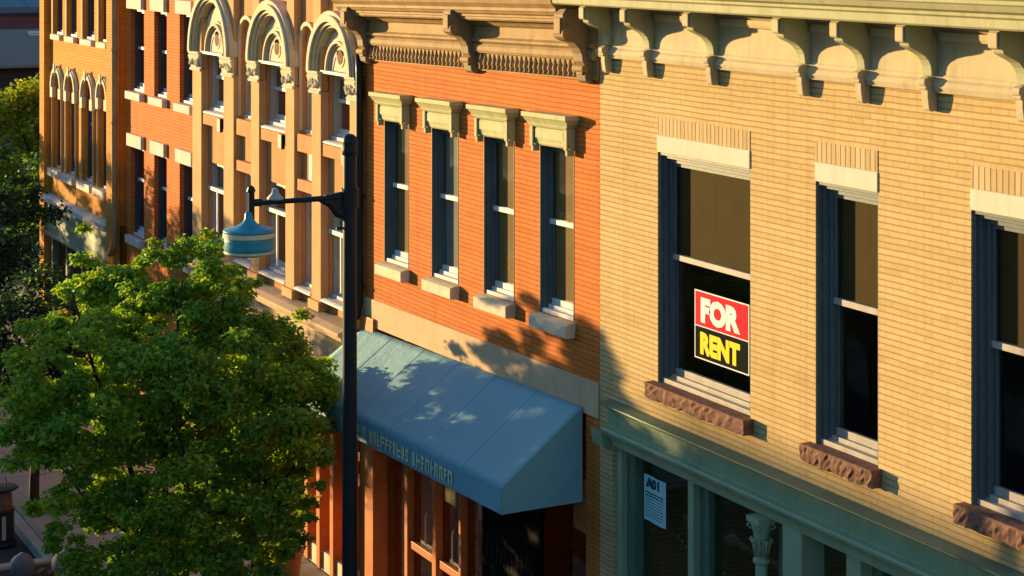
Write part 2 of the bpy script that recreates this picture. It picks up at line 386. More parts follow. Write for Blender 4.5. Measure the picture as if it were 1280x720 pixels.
# sidewalk slabs with joints
g = MB(); rnd = random.Random(3)
x = -34.0
while x < 30:
    for (a, b_) in ((-3.24, -1.62), (-1.62, -.01)):
        g.box(x+.006, x+1.594, a+.006, b_-.006, -.2, rnd.uniform(-.003, .003))
    x += 1.6
g.box(-34, 30, -3.24, 9, -.3, -.02)
tag(g.build('sidewalk', 'concrete', bevel=.006), kind='structure')
g = MB(); g.box(-34, -10.35, -3.42, -3.25, -.3, .01).box(-10.35, -10.17, -5.6, -3.25, -.3, .012).box(-10.17, 30, -5.6, -5.43, -.3, .01)
tag(g.build('kerb', 'kerb', bevel=.02), kind='structure')
g = MB(); g.box(-10.165, 30, -5.425, -3.26, -.3, -.035); tag(g.build('planting_bed', 'mulch'), kind='structure')
g = MB(); g.box(-160, 60, -16.2, -13.2, -.25, -.02); tag(g.build('opposite_sidewalk', 'concrete'), kind='structure')

# ================================================================== CREAM BRICK BUILDING
CX0, CX1 = 0.004, 9.2
cb = thing('cream_brick_building', (4.6, 0, 0), 'cream brick building with bracketed cornice and green painted storefront at the right', 'building')
wins = [(1.17, 2.81), (3.82, 4.70), (5.86, 6.85)]
ZB, ZT = 4.53, 6.86
MB().wall(CX0, CX1, 4.19, 8.3, 0, .30, [(a, b, ZB, ZT) for a, b in wins]+[(7.9, 8.8, ZB, ZT)]).wall(CX0, .26, 0, 4.19, 0, .30).build('wall', 'cream_brick', cb)
shell(cb, CX0, CX1, 8.5, wallmat='cream_brick', floors=(4.1, 8.2))
sd_ = 7
for i, (a, b) in enumerate(wins+[(7.9, 8.8)]):
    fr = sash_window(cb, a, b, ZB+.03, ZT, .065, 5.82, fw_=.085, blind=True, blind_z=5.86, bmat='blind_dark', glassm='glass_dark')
    MB().box(a+.0, b-.0, -.012, .12, ZT+.002, 7.03).build('lintel', 'lintel_stone', fr, bevel=.006)
    MB().box(a+.005, b-.005, -.006, .1, 7.033, 7.21).build('soldier_course', 'cream_soldier', fr)
    MB().rough(a-.08, b+.05, -.115, .06, 4.41, ZB+.028, .010, 30, 5+i).build('sill', 'brown_stone', fr, bevel=.006)
    if i in (1, 2):   # things seen in the dark rooms
        q = MB(); n_ = 14; x_0, x_1 = b-.36, b-.09
        for k in range(n_):
            xa, xb_ = x_0+(x_1-x_0)*k/n_, x_0+(x_1-x_0)*(k+1)/n_; ya, yb = .30+.02*math.sin(k*1.7), .30+.02*math.sin((k+1)*1.7)
            q.prof([(xa, ya), (xb_, yb), (xb_, yb+.004), (xa, ya+.004)], 4.6, 6.7, 'z')
        q.build('curtain', 'curtain_brown', fr)
# cornice
cn = MB()
cn.prof([(-.004, 7.745), (-.05, 7.755), (-.065, 7.80), (-.05, 7.84), (-.03, 7.86), (-.03, 7.885), (-.02, 7.9), (-.02, 8.22), (-.10, 8.30), (-.10, 8.305), (-.004, 8.305)], CX0-.02, CX1)
cn.build('frieze', 'cornice_light', cb)
cn = MB()
cn.prof([(-.10, 8.305), (-.42, 8.305), (-.44, 8.32), (-.44, 8.385), (-.47, 8.40), (-.47, 8.425), (-.53, 8.445), (-.56, 8.49), (-.58, 8.50), (-.58, 8.53), (-.62, 8.55), (-.66, 8.60), (-.66, 8.64), (.32, 8.72), (.32, 8.305)], CX0-.25, CX1)
cn.build('cornice', 'cornice_cream', cb, bevel=.004)
cn = MB()
for x0_, x1_ in ((.40, .98), (1.21, 2.12), (2.40, 3.6), (3.83, 4.44), (4.68, 5.32), (5.57, 6.38), (6.62, 7.5), (7.74, 8.4)):
    cn.prof([(-.021, 8.16), (-.06, 8.17), (-.07, 8.2), (-.07, 8.24), (-.022, 8.24)], x0_, x1_)
each(cn, 'frieze_moulding', 'cornice_light', cb)
def bracket_profile(top=.34, s=1.0):
    pts = [(-.018, 7.88)]
    # S curve outwards
    c = [(.075, 7.885), (.078, 7.93), (.085, 7.97), (.105, 8.01), (.145, 8.05), (.20, 8.08), (.25, 8.10), (.29, 8.12), (.305, 8.135), (.305, 8.155), (top, 8.157), (top, 8.304)]
    return pts + [(-a, z) for a, z in c] + [(-.018, 8.304)]
for xb in (.235, 1.075, 2.245, 3.71, 4.555, 5.42, 6.515, 7.6, 8.5):
    bm_ = MB(); wt = .062
    bm_.prof(bracket_profile(), xb-wt, xb+wt)
    br = bm_.build('bracket', 'cornice_cream', cb, bevel=.008)
    q = MB()   # scroll face mouldings
    q.prof([(-.342, 8.16), (-.356, 8.165), (-.36, 8.18), (-.36, 8.28), (-.342, 8.29)], xb-.05, xb+.05)
    q.build('bracket_face', 'cornice_light', br, bevel=.004)
    q = MB(); q.prof([(-.004, 7.60), (-.07, 7.60), (-.085, 7.62), (-.10, 7.72), (-.10, 7.80), (-.13, 7.81), (-.135, 7.83), (-.13, 7.86), (-.09, 7.878), (-.004, 7.878)], xb-.04, xb+.04)
    q.tube([(xb-.045, -.105, 7.79), (xb+.045, -.105, 7.79)], .02, 10)
    q.build('pendant', 'cornice_light', br, bevel=.005)
# storefront
sf = MB()
sf.prof([(.28, 4.19), (-.02, 4.19), (-.13, 4.165), (-.135, 4.15), (-.10, 4.135), (-.085, 4.11), (-.06, 4.10), (-.06, 3.93), (-.08, 3.925), (-.12, 3.915), (-.13, 3.90), (-.13, 3.875), (-.09, 3.86), (-.075, 3.83), (-.05, 3.82), (-.04, 3.79), (-.02, 3.785), (-.02, 3.72), (.28, 3.72)], .262, CX1)
sf.build('storefront_frieze', 'green_paint', cb, bevel=.004)
MB().prof([(.02, 4.192), (-.03, 4.195), (-.15, 4.175), (-.15, 4.167), (-.02, 4.187)], .262, CX1).build('flashing', 'green_dark', cb)
MB().prof([(-.12, 3.86), (-.135, 3.875), (-.10, 3.70), (-.02, 3.68), (-.02, 3.74)], CX0+.02, .255).build('corner_block', 'green_paint', cb)
p = MB()
for a, b, y0, y1 in ((.262, .36, .05, .3), (1.60, 1.70, .08, .26), (3.33, 3.62, -.01, .25), (4.15, 4.35, .08, .3), (5.6, 5.8, .08, .3)):
    p.box(a, b, y0, y1, 0, 3.72)
each(p, 'pilaster', 'green_light', cb, bevel=.006)
p = MB()
for a, b, y0, y1 in ((.36, .52, .12, .3), (1.70, 1.88, .16, .3), (3.06, 3.33, .14, .3), (4.35, 4.5, .2, .3)): p.box(a, b, y0, y1, 0, 3.72)
p.box(1.88, 3.06, .16, .26, 2.55, 2.63).box(.36, 3.06, .14, .3, 0, .6).box(1.86, 1.90, .13, .2, .6, 3.72)
each(p, 'storefront_frame', 'green_dark', cb, bevel=.006)
shopf = MB(); shopf.add([(.5, .22, .6), (1.62, .22, .6), (1.62, .22, 3.72), (.5, .22, 3.72)], [(0,1,2,3)])
shopf.add([(1.88, .22, .6), (3.08, .22, .6), (3.08, .22, 3.72), (1.88, .22, 3.72)], [(0,1,2,3)])
shopf.add([(3.6, .24, .05), (4.17, .24, .05), (4.17, .24, 3.72), (3.6, .24, 3.72)], [(0,1,2,3)])
shopf.add([(4.5, .22, .05), (9, .22, .05), (9, .22, 3.72), (4.5, .22, 3.72)], [(0,1,2,3)])
each(shopf, 'shop_window', 'glass_dark', cb)
MB().box(CX0+.27, CX1-.27, .301, .4, 3.72, 4.19).build('storefront_ceiling', 'green_dark', cb)
# slim cast iron column with leafy capital
ic = MB(); cx_, cy_ = 3.03, -.03
ic.lathe((cx_, cy_, 0), [(.09, 0), (.09, .3), (.06, .34), (.055, 3.28), (.075, 3.29), (.08, 3.31), (.075, 3.33), (.055, 3.34), (.06, 3.45), (.075, 3.56), (.095, 3.64), (.10, 3.66)], 16)
ic.box(cx_-.10, cx_+.10, cy_-.10, cy_+.10, 3.66, 3.715)
column = ic.build('column', 'green_light', cb, bevel=.003)
cap = MB()
for k in range(8):
    t = math.pi*2*k/8; dx, dy = math.cos(t), math.sin(t)
    cap.tube([(cx_+dx*.055, cy_+dy*.055, 3.36), (cx_+dx*.075, cy_+dy*.075, 3.46), (cx_+dx*.095, cy_+dy*.095, 3.52), (cx_+dx*.105, cy_+dy*.105, 3.50), (cx_+dx*.10, cy_+dy*.10, 3.48)], [.015, .017, .014, .01, .006], 6)
for k in range(4):
    t = math.pi/4+math.pi/2*k; c_ = Vector((cx_+math.cos(t)*.10, cy_+math.sin(t)*.10, 3.615))
    d = Vector((math.cos(t), math.sin(t), 0))
    cap.tube([c_ + d*(.034*math.cos(a)*(1-a/9)) + Vector((0, 0, .034*math.sin(a)*(1-a/9))) for a in [j*.6 for j in range(12)]], [.010]*12, 6)
cap.build('capital', 'green_light', column, smooth=True)

# FOR RENT sign fixed to the pane of the first window
fs = thing('for_rent_sign', (1.95, .20, 4.72), 'red and black sign reading FOR RENT in the widest cream brick window', 'sign')
s0, s1 = 1.62, 2.545
MB().box(s0, s1, .1575, .1605, 5.20, 5.535).build('upper_panel', 'red_plastic', fs)
MB().box(s0, s1, .1575, .1605, 4.89, 5.198).build('lower_panel', 'black_plastic', fs)
text('FOR', .30, 'white_ink', fs, 'lettering', (s0+.10, .1565, 5.26), bold=.02, sx=1.14)
text('RENT', .27, 'yellow_ink', fs, 'lettering', (s0+.09, .1565, 4.945), bold=.017, sx=1.02)
e = MB(); t_ = .012
e.box(s0-t_, s1+t_, .156, .162, 5.535, 5.535+t_).box(s0-t_, s1+t_, .156, .162, 4.89-t_, 4.89).box(s0-t_, s0, .156, .162, 4.89, 5.535).box(s1, s1+t_, .156, .162, 4.89, 5.535).box(s0, s1, .1555, .1572, 5.194, 5.204)
e.build('border', 'white_ink', fs)

# printed notice taped to the shop glass
pn = thing('paper_notice', (.76, .215, 2.99), 'pale mint paper notice taped inside the green storefront glass', 'notice')
q = MB(); n_ = 8
for i in range(n_):
    a, b = .56+(.42)*i/n_, .56+.42*(i+1)/n_; ya, yb = .206+.006*math.sin(i*.9), .206+.006*math.sin((i+1)*.9)
    q.prof([(a, ya), (b, yb), (b, yb+.002), (a, ya+.002)], 3.0, 3.47, 'z')
q.build('sheet', 'paper', pn)
text('A01', .13, 'ink', pn, 'lettering', (.61, .198, 3.355), bold=.006, sx=1.25)
q = MB(); rnd = random.Random(5)
for k in range(9):
    z = 3.29-k*.03; xx = .60
    while xx < .93:
        l_ = rnd.uniform(.015, .06); hgt = .014 if k in (0, 1) else .007
        q.box(xx, min(xx+l_, .945), .197, .1985, z, z+hgt); xx += l_+.012
q.build('small_print', 'ink', pn)
# tasselled garland strung inside the shop window
st_ = thing('tassel_garland', (.9, .6, 0), 'thin pale garland strung across inside the green shop window', 'garland')
q = MB(); rnd = random.Random(8)
pts = [(.62+1.0*t/14, .55, 2.86-.16*(t/14)-.12*math.sin(math.pi*t/14)) for t in range(15)]
q.tube(pts, .006, 5); q.build('cord', 'iron', st_)
q = MB()
for p_ in pts[1:-1]: q.lathe((p_[0], p_[1], p_[2]-.03), [(0, 0), (.016, .008), (.02, .02), (.012, .03), (0, .034)], 8)
q.build('tassel', 'white_paint', st_)

# ================================================================== RED BRICK BUILDING
SH = (.02, 0.0)       # its courses fall slightly down the street
RX0, RX1 = -6.5, 0.0
rb = thing('red_brick_building', (-3.25, 0, 0), 'bright red brick building with pale hooded windows and dark bracketed cornice above the blue awning', 'building')
rw = [(-5.75, -4.96), (-4.25, -3.47), (-2.77, -1.98), (-1.35, -.56)]
RZ0, RZ1 = 4.86, 6.74
MB().wall(RX0, RX1, 4.30, 8.2, 0, .30, [(a, b, RZ0, RZ1) for a, b in rw]).box(-.30, RX1, .0, .3, 0, 3.93).build('wall', 'red_brick', rb, shear=SH)
MB().box(RX0, RX1-.006, -.02, .30, 3.93, 4.30).build('stone_band', 'band_stone', rb, shear=SH, bevel=.006)
shell(rb, RX0, RX1-.004, 8.3, wallmat='red_brick', floors=(4.1, 8.1))
for i, (a, b) in enumerate(rw):
    fr = sash_window(rb, a, b, RZ0, RZ1, .045, 5.87, fw_=.042, blind=True, bmat='blind' if i != 1 else 'blind_grey', shear=SH, railmat='white_paint', blind_z=5.0)
    h = MB()
    h.prof([(-.002, 6.73), (-.06, 6.73), (-.075, 6.75), (-.08, 6.79), (-.085, 6.80), (-.09, 6.93), (-.11, 6.945), (-.12, 6.965), (-.002, 6.965)], a-.03, b+.03)
    hood = h.build('window_hood', 'sage_hood', fr, shear=SH, bevel=.004)
    h = MB()
    n = 5
    prof_ = [(.125, 6.966, .0), (.13, 6.985, .02), (.145, 7.01, .045), (.165, 7.04, .06), (.18, 7.05, .07), (.18, 7.10, .07)]
    vs = []; fs_ = []
    for (d, z, ex) in prof_: vs += [(a-.05-ex, 0, z), (a-.05-ex, -d, z), (b+.05+ex, -d, z), (b+.05+ex, 0, z)]
    for k in range(len(prof_)-1):
        for j in range(3): o = 4*k+j; fs_.append((o, o+1, o+5, o+4))
        fs_.append((4*k+3, 4*k, 4*k+4, 4*k+7))
    fs_ += [(3, 2, 1, 0), tuple(4*(len(prof_)-1)+j for j in range(4))]
    h.add(vs, fs_); h.build('hood_shelf', 'sage_hood', hood, shear=SH)
    h = MB()
    h.box(a+.07, b-.07, -.098, -.086, 6.815, 6.915)
    for xx in (a, b): h.box(xx-.035, xx+.035, -.115, -.09, 6.72, 6.94).box(xx-.025, xx+.025, -.10, -.02, 6.66, 6.73)
    each(h, 'hood_ornament', 'sage_hood', hood, shear=SH, bevel=.004)
    s_ = MB(); s_.prof([(.09, RZ0-.002), (-.06, RZ0-.01), (-.13, RZ0-.03), (-.13, RZ0-.16), (-.10, RZ0-.17), (-.002, RZ0-.17), (-.002, RZ0-.10), (.09, RZ0-.10)], a-.03, b+.03)
    s_.build('sill', 'pale_stone', fr, shear=SH, bevel=.006)
# cornice
c_ = MB()
c_.prof([(-.002, 7.50), (-.03, 7.50), (-.03, 7.52), (-.02, 7.53), (-.02, 7.70), (-.07, 7.71), (-.085, 7.74), (-.085, 7.79), (-.06, 7.82), (-.10, 7.85), (-.10, 7.875), (-.06, 7.90), (-.05, 8.02), (-.09, 8.04), (-.12, 8.07), (-.14, 8.08), (-.14, 8.10), (-.002, 8.10)], RX0+.1, RX1-.01)
c_.build('frieze', 'tan_cornice', rb, shear=SH)
c_ = MB()
c_.prof([(-.002, 8.10), (-.26, 8.10), (-.28, 8.12), (-.28, 8.145), (-.30, 8.15), (-.30, 8.175), (-.33, 8.19), (-.35, 8.22), (-.37, 8.225), (-.37, 8.26), (-.42, 8.31), (-.44, 8.36), (-.44, 8.40), (.3, 8.5), (.3, 8.10)], RX0-.1, RX1-.30)
c_.build('cornice', 'tan_cornice', rb, shear=SH, bevel=.003)
c_ = MB(); k = 0; rows = [MB(), MB()]
xx = RX0+.42
while xx < RX1-.12:
    if not (-3.18 < xx < -2.82):
        rows[xx > -3].lathe((xx, -.048, 7.515), [(.0, 0), (.022, .004), (.034, .025), (.022, .045), (.038, .065), (.034, .09), (.020, .14), (.010, .185)], 7)
    xx += .115
for c_ in rows: c_.build('spindle_row', 'tan_cornice', rb, shear=SH, smooth=True)
for xb in (-6.25, -3.0, -.22):
    q = MB()
    q.prof([(-.002, 7.46), (-.05, 7.46), (-.10, 7.49), (-.11, 7.54), (-.11, 7.66), (-.14, 7.70), (-.15, 7.78), (-.18, 7.84), (-.24, 7.90), (-.34, 7.93), (-.38, 7.96), (-.38, 8.20), (-.34, 8.26), (-.002, 8.26)], xb-.10, xb+.10)
    cs = q.build('console', 'console_shaded', rb, shear=SH, bevel=.008)
    q = MB()
    q.prof([(-.112, 7.55), (-.13, 7.56), (-.13, 7.65), (-.112, 7.66)], xb-.06, xb+.06)
    q.prof([(-.382, 7.99), (-.40, 8.0), (-.40, 8.16), (-.382, 8.17)], xb-.065, xb+.065)
    q.tube([(xb-.11, -.33, 8.0), (xb+.11, -.33, 8.0)], .06, 14); q.tube([(xb-.11, -.12, 7.62), (xb+.11, -.12, 7.62)], .04, 12)
    each(q, 'scroll', 'tan_cornice', cs, shear=SH)
# storefront below the awning
q = MB()
q.box(-6.47, -6.0, -.06, .25, 0, 3.93).box(-6.6, -6.47, -.03, .2, 1.55, 1.72).box(-6.6, -6.47, -.03, .2, 1.9, 2.02)
q.build('pier', 'orange_wood', rb, bevel=.008)
q = MB()
for a, b in ((-5.22, -5.12), (-4.36, -4.24), (-3.58, -3.52), (-2.82, -2.74)): q.box(a, b, .05, .148, .3, 3.93)
for a, b in ((-5.12, -4.36), (-4.24, -3.58), (-3.52, -2.82)): q.box(a, b, .07, .148, 2.30, 2.38).box(a, b, .08, .148, 1.12, 1.22).box(a, b, .06, .148, .30, .48)
q.arch(-4.74, 2.12, .33, .37, .06, .14, 0, 180, 14, .5)
q.box(-5.3, -1.2, .02, .2, 0, .298).box(-.62, -.302, .02, .14, 2.62, 3.2)
each(q, 'storefront_frame', 'orange_wood', rb, bevel=.006)
q = MB()
for xx in (-4.45, -3.66, -3.46): q.tube([(xx, .02, 1.35), (xx, .0, 1.4), (xx, .0, 1.7), (xx, .02, 1.75)], .012, 6)
each(q, 'door_handle', 'lamp_cream', rb)
q = MB(); q.add([(-6.0, .15, .3), (-.3, .15, .3), (-.3, .15, 3.93), (-6.0, .15, 3.93)], [(0, 1, 2, 3)]); q.build('shop_window', 'glass_dark', rb)
q = MB(); q.box(-6.24, -.27, .301, .36, 3.7, 4.0); q.build('lintel_beam', 'iron', rb)
q = MB()   # bead lamps and papers behind the glass
for (x0_, x1_, z0_, z1_) in ((-4.98, -4.62, 1.72, 2.2), (-3.95, -3.85, 1.75, 2.25), (-3.75, -3.35, 1.72, 1.98), (-3.7, -3.62, 1.95, 2.3)): q.box(x0_, x1_, .5, .52, z0_, z1_)
each(q, 'display_card', 'pale_stone', rb)
# dark board panel
nb = thing('notice_board', (-2.0, -.05, .3), 'tall black board with two rows of faint grey strokes under the awning', 'board')
q = MB(); q.box(-2.70, -1.25, -.06, .0, .35, 2.55).box(-2.74, -1.21, -.075, .0, 2.55, 2.66); q.build('board', 'black', nb, bevel=.006)
q = MB(); rnd = random.Random(11)
for row in (1.75, 1.15, .6):
    xx = -2.55
    while xx < -1.4:
        h_ = rnd.uniform(.22, .34); lean = rnd.uniform(-.05, .05)
        q.add([(xx, -.064, row), (xx+.02, -.064, row), (xx+.02+lean, -.064, row+h_), (xx+lean, -.064, row+h_)], [(0, 1, 2, 3)])
        if rnd.random() < .5: q.add([(xx, -.0645, row+h_*.5), (xx+.08, -.0645, row+h_*.45), (xx+.08, -.0645, row+h_*.55), (xx, -.0645, row+h_*.6)], [(0, 1, 2, 3)])
        xx += rnd.uniform(.08, .15)
q.build('lettering', 'grey_ink', nb)

# awning
aw = thing('blue_awning', (-3.3, 0, 2.9), 'large blue fabric awning sloping from the red brick wall over the sidewalk', 'awning')
AX0, AX1 = -6.42, -.33
ztop = lambda x: 3.99+.038*(x-AX1); zlip = lambda x: 3.235+.03*(x-AX1); zbot = lambda x: 2.965+.03*(x-AX1)
q = MB(); nx, ny = 60, 14; vs = []; fs_ = []
bays = 6
for i in range(nx+1):
    t = i/nx; xx = AX0+(AX1-AX0)*t; sag = -.026*abs(math.sin(math.pi*t*bays))
    for j in range(ny+1):
        v = j/ny
        vs.append((xx, -.03-.97*v, ztop(xx)*(1-v)+zlip(xx)*v + sag*math.sin(math.pi*v)))
for i in range(nx):
    for j in range(ny): a = i*(ny+1)+j; fs_.append((a, a+1, a+ny+2, a+ny+1))
q.add(vs, fs_)
can = q.build('canopy', 'cloth', aw, smooth=True)
sm = can.modifiers.new('solid', 'SOLIDIFY'); sm.thickness = .006; sm.offset = 0
for kk in range(1, bays):
    xx = AX0+(AX1-AX0)*kk/bays; q = MB()
    q.tube([(xx, -.03-.97*v/6, ztop(xx)*(1-v/6)+zlip(xx)*v/6+.003) for v in range(7)], .006, 6); q.build('seam', 'cloth', aw)
q = MB(); nv = 60
for i in range(nv):
    a, b = AX0+(AX1-AX0)*i/nv, AX0+(AX1-AX0)*(i+1)/nv
    wa, wb = .004*math.sin(i*1.1), .004*math.sin((i+1)*1.1)
    q.add([(a, -1.003, zlip(a)), (b, -1.003, zlip(b)), (b, -1.003+wb, zbot(b)), (a, -1.003+wa, zbot(a)), (a, -.996, zlip(a)), (b, -.996, zlip(b)), (b, -.996+wb, zbot(b)), (a, -.996+wa, zbot(a))],
          [(0, 3, 2, 1), (4, 5, 6, 7), (3, 7, 6, 2), (0, 1, 5, 4)])
q.build('valance', 'cloth', aw)
for xe in (AX0, AX1):
    q = MB(); e0, e1 = xe-.004, xe+.004
    q.prof([(-.03, ztop(xe)), (-1.0, zlip(xe)), (-1.0, zbot(xe)), (-.03, zbot(xe)+.01)], e0, e1); q.build('side_panel', 'cloth', aw)
q = MB()
for xx in (AX0+.02, -4.4, -2.4, AX1-.02):
    q.tube([(xx, -.03, zbot(xx)+.02), (xx, -.98, zbot(xx)+.02)], .014, 8); q.tube([(xx, -.04, ztop(xx)-.03), (xx, -.98, zlip(xx)-.03)], .014, 8)
q.tube([(AX0, -.985, zbot(AX0)+.02), (AX1, -.985, zbot(AX1)+.02)], .014, 8)
q.build('frame', 'iron', aw)
# faded lettering marks along the valance
q = MB(); rnd = random.Random(21); xx = -4.75
while xx < -1.6:
    z0_ = zbot(xx)+.05; h_ = .15; w_ = rnd.choice((.07, .09, .11)); y_ = -1.016
    kind = rnd.randint(0, 4)
    def bar(a, b, c, d):
        global y_
        y_ -= .0004; q.add([(a, y_, c), (b, y_, c), (b, y_, d), (a, y_, d)], [(0, 1, 2, 3)])
    bar(xx, xx+.03, z0_, z0_+h_)
    if kind in (0, 1, 3): bar(xx, xx+w_, z0_+h_-.03, z0_+h_)
    if kind in (1, 2): bar(xx, xx+w_, z0_, z0_+.03)
    if kind in (0, 2, 4): bar(xx, xx+w_, z0_+h_*.45, z0_+h_*.62)
    if kind in (1, 3): bar(xx+w_-.03, xx+w_, z0_, z0_+h_)
    xx += w_+.035
    if rnd.random() < .12: xx += .08
M['faded_ink'] = flat('faded_ink', (.80, .80, .46), .8)
q.build('lettering', 'faded_ink', aw)

# downpipes
dp = thing('downpipe', (-6.40, -.07, 0), 'dark downpipe between the stone arched building and the red brick building', 'downpipe')
q = MB(); q.tube([(-6.42, -.09, 7.45), (-6.40, -.09, 7.2), (-6.40, -.09, 4.1), (-6.43, -.11, 3.95), (-6.52, -.13, 3.80), (-6.54, -.13, 0.02)], .052, 12); q.build('pipe', 'iron', dp, smooth=True)
q = MB()
for z in (6.9, 5.5, 4.3): q.lathe((-6.40, -.09, z), [(.05, 0), (.066, .0), (.066, .04), (.05, .04)], 12)
each(q, 'pipe_bracket', 'iron', dp)

# ================================================================== STONE ARCADED BUILDING
sb = thing('arcaded_stone_building', (-10.2, 0, 0), 'tan stone building with tall round arches and slender piers in the middle of the row', 'building')
piers = [(-13.82, -13.32), (-12.17, -11.66), (-10.84, -10.45), (-9.30, -8.92), (-8.22, -7.85), (-6.78, -6.47)]
wide = [(0, 1), (2, 3), (4, 5)]; narrow = [(1, 2), (3, 4)]
holes = []
WU0, WU1, WL0, WL1 = 6.17, 7.10, 3.93, 5.30
for a, b in wide:
    l_, r_ = piers[a][1], piers[b][0]; holes += [(l_+.03, r_-.10, WU0, WU1), (l_+.03, r_-.10, WL0, WL1)]
for a, b in narrow:
    l_, r_ = piers[a][1], piers[b][0]; c = (l_+r_)/2; holes += [(l_+.02, r_-.10, WU0, 7.75), (l_+.02, r_-.10, WL0, WL1)]
MB().wall(-13.86, -6.5, 3.62, 8.75, .04, .36, holes).build('wall', 'tan_panel', sb)
shell(sb, -13.86, -6.5, 8.8, wallmat='tan_panel', y=.361, floors=(3.6, 8.6))
for l_, r_ in piers:
    q = MB(); q.box(l_, r_, -.08, .06, 3.72, 6.84).box(l_+.03, r_-.03, -.07, .06, 6.84, 8.7)
    pr = q.build('pier', 'tan_stone', sb, bevel=.012)
    q = MB(); q.prof([(-.08, 6.80), (-.12, 6.81), (-.125, 6.84), (-.10, 6.86), (-.10, 6.90), (-.14, 7.02), (-.15, 7.06), (-.13, 7.075), (-.15, 7.10), (-.155, 7.135), (-.08, 7.135)], l_-.03, r_+.03)
    rn = random.Random(int(l_*10))
    for k in range(10): xx = rn.uniform(l_, r_); q.lathe((xx, -.125, rn.uniform(6.87, 6.98)), [(0, 0), (.035, .01), (.04, .04), (.02, .07), (0, .08)], 7)
    q.build('capital', 'pale_stone', pr, bevel=.004)
    MB().box(l_-.03, r_+.03, -.13, .12, 3.721, 3.86).build('plinth', 'tan_stone', pr, bevel=.01)
for wi, (a, b) in enumerate(wide):
    l_, r_ = piers[a][1], piers[b][0]; cx = (piers[a][0]+piers[b][1])/2; ro = (piers[b][1]-piers[a][0])/2
    q = MB(); zs = 7.135
    q.arch(cx, zs, ro-.20, ro-.0, -.15, .12).arch(cx, zs, ro-.15, ro-.06, -.19, -.151).arch(cx, zs, ro-.235, ro-.20, -.11, .12)
    ar = q.build('arch', 'pale_stone', sb)
    q = MB(); ri = (r_-l_)/2-.10; ci = (l_+r_)/2
    q.disc(ci, zs, ri+.28, .01, .0385).build('tympanum', 'pale_stone', ar)
    q = MB(); q.arch(ci, zs, ri-.05, ri+.06, -.02, .0095).arch(ci, zs, ri-.02, ri+.02, -.06, -.021).arch(ci, zs, ri-.16, ri-.11, .0, .0095).arch(ci, zs, ri-.25, ri-.22, .02, .0095)
    q.build('inner_arch', 'pale_stone', ar)
    q = MB(); q.arch(ci, zs+.22, .10, .145, .0, .074, 0, 360, 20); q.build('roundel', 'pale_stone', ar)
    q = MB(); q.disc(ci, zs+.22, .10, -.005, .0092, 0, 360, 18); q.build('oculus', 'brown_stone', ar)
    q = MB(); q.prof([(-.08, zs-.03), (-.10, zs-.02), (-.10, zs+.02), (.1, zs+.02), (.1, zs-.03)], l_+.031, r_-.031); q.build('impost_band', 'frame_grey', ar)
    hl, hr = l_+.03, r_-.10
    fr = sash_window(sb, hl, hr, WU0, WU1, .09, 6.72, 'frame_grey', 'white_paint', .05, True, 'blind_grey', blind_z=6.72, steps=False)
    MB().prof([(.09, WU0), (-.03, WU0-.01), (-.06, WU0-.03), (-.06, WU0-.05), (.09, WU0-.05)], hl-.04, hr+.04).build('sill', 'white_paint', fr)
    MB().box(l_+.002, r_-.002, -.06, .039, 5.93, WU0-.06).build('ledge', 'tan_panel', fr, bevel=.01)
    MB().box(r_-.22, r_-.06, -.12, -.061, 5.88, 6.10).build('ledge_block', 'iron', fr, bevel=.008)
    fr = sash_window(sb, hl, hr, WL0, WL1, .09, 4.86, 'frame_grey', 'white_paint', .05, wi != 1, 'blind_grey', blind_z=4.9, steps=False)
    MB().box(hl, hr, .02, .088, 4.835, 4.90).box(hl+.34, hl+.39, .06, .088, WL0+.1, 4.833).build('transom', 'white_paint', fr, bevel=.006)
    MB().prof([(.09, WL0), (-.05, WL0-.01), (-.08, WL0-.03), (-.08, WL0-.06), (.09, WL0-.06)], hl-.04, hr+.04).build('sill', 'white_paint', fr)
for a, b in narrow:
    l_, r_ = piers[a][1], piers[b][0]; hl, hr = l_+.02, r_-.10; cx = (hl+hr)/2; rr = (hr-hl)/2
    fr = sash_window(sb, hl, hr, WU0, 7.75, .10, 6.72, 'frame_grey', 'white_paint', .04, False, steps=False)
    q = MB()   # round head: spandrels cut to the arch
    for sgn in (-1, 1):
        pts = [(cx+sgn*rr, 7.752)] + [(cx+sgn*rr*math.cos(R(t)), 7.752-rr+rr*math.sin(R(t))) for t in range(90, -1, -10)]
        q.prof(pts, .042, .09, 'y')
    each(q, 'arch_spandrel', 'tan_panel', fr)
    q = MB(); q.arch(cx, 7.75-rr, rr, rr+.06, -.01, .039); q.box(hl-.06, hl, -.01, .039, 6.2, 7.75-rr).box(hr, hr+.06, -.01, .039, 6.2, 7.75-rr); q.build('arch_moulding', 'pale_stone', fr)
    MB().box(l_+.002, r_-.002, -.05, .039, 5.90, WU0-.01).build('ledge', 'tan_panel', fr, bevel=.01)
    MB().box(l_+.002, r_-.002, -.05, .039, 5.33, 5.50).build('lower_ledge', 'tan_panel', fr, bevel=.01)
    fr = sash_window(sb, hl, hr, WL0, WL1, .09, 4.86, 'frame_grey', 'white_paint', .04, False, steps=False)
    MB().prof([(.09, WL0), (-.05, WL0-.01), (-.08, WL0-.03), (-.08, WL0-.06), (.09, WL0-.06)], hl-.03, hr+.03).build('sill', 'white_paint', fr)
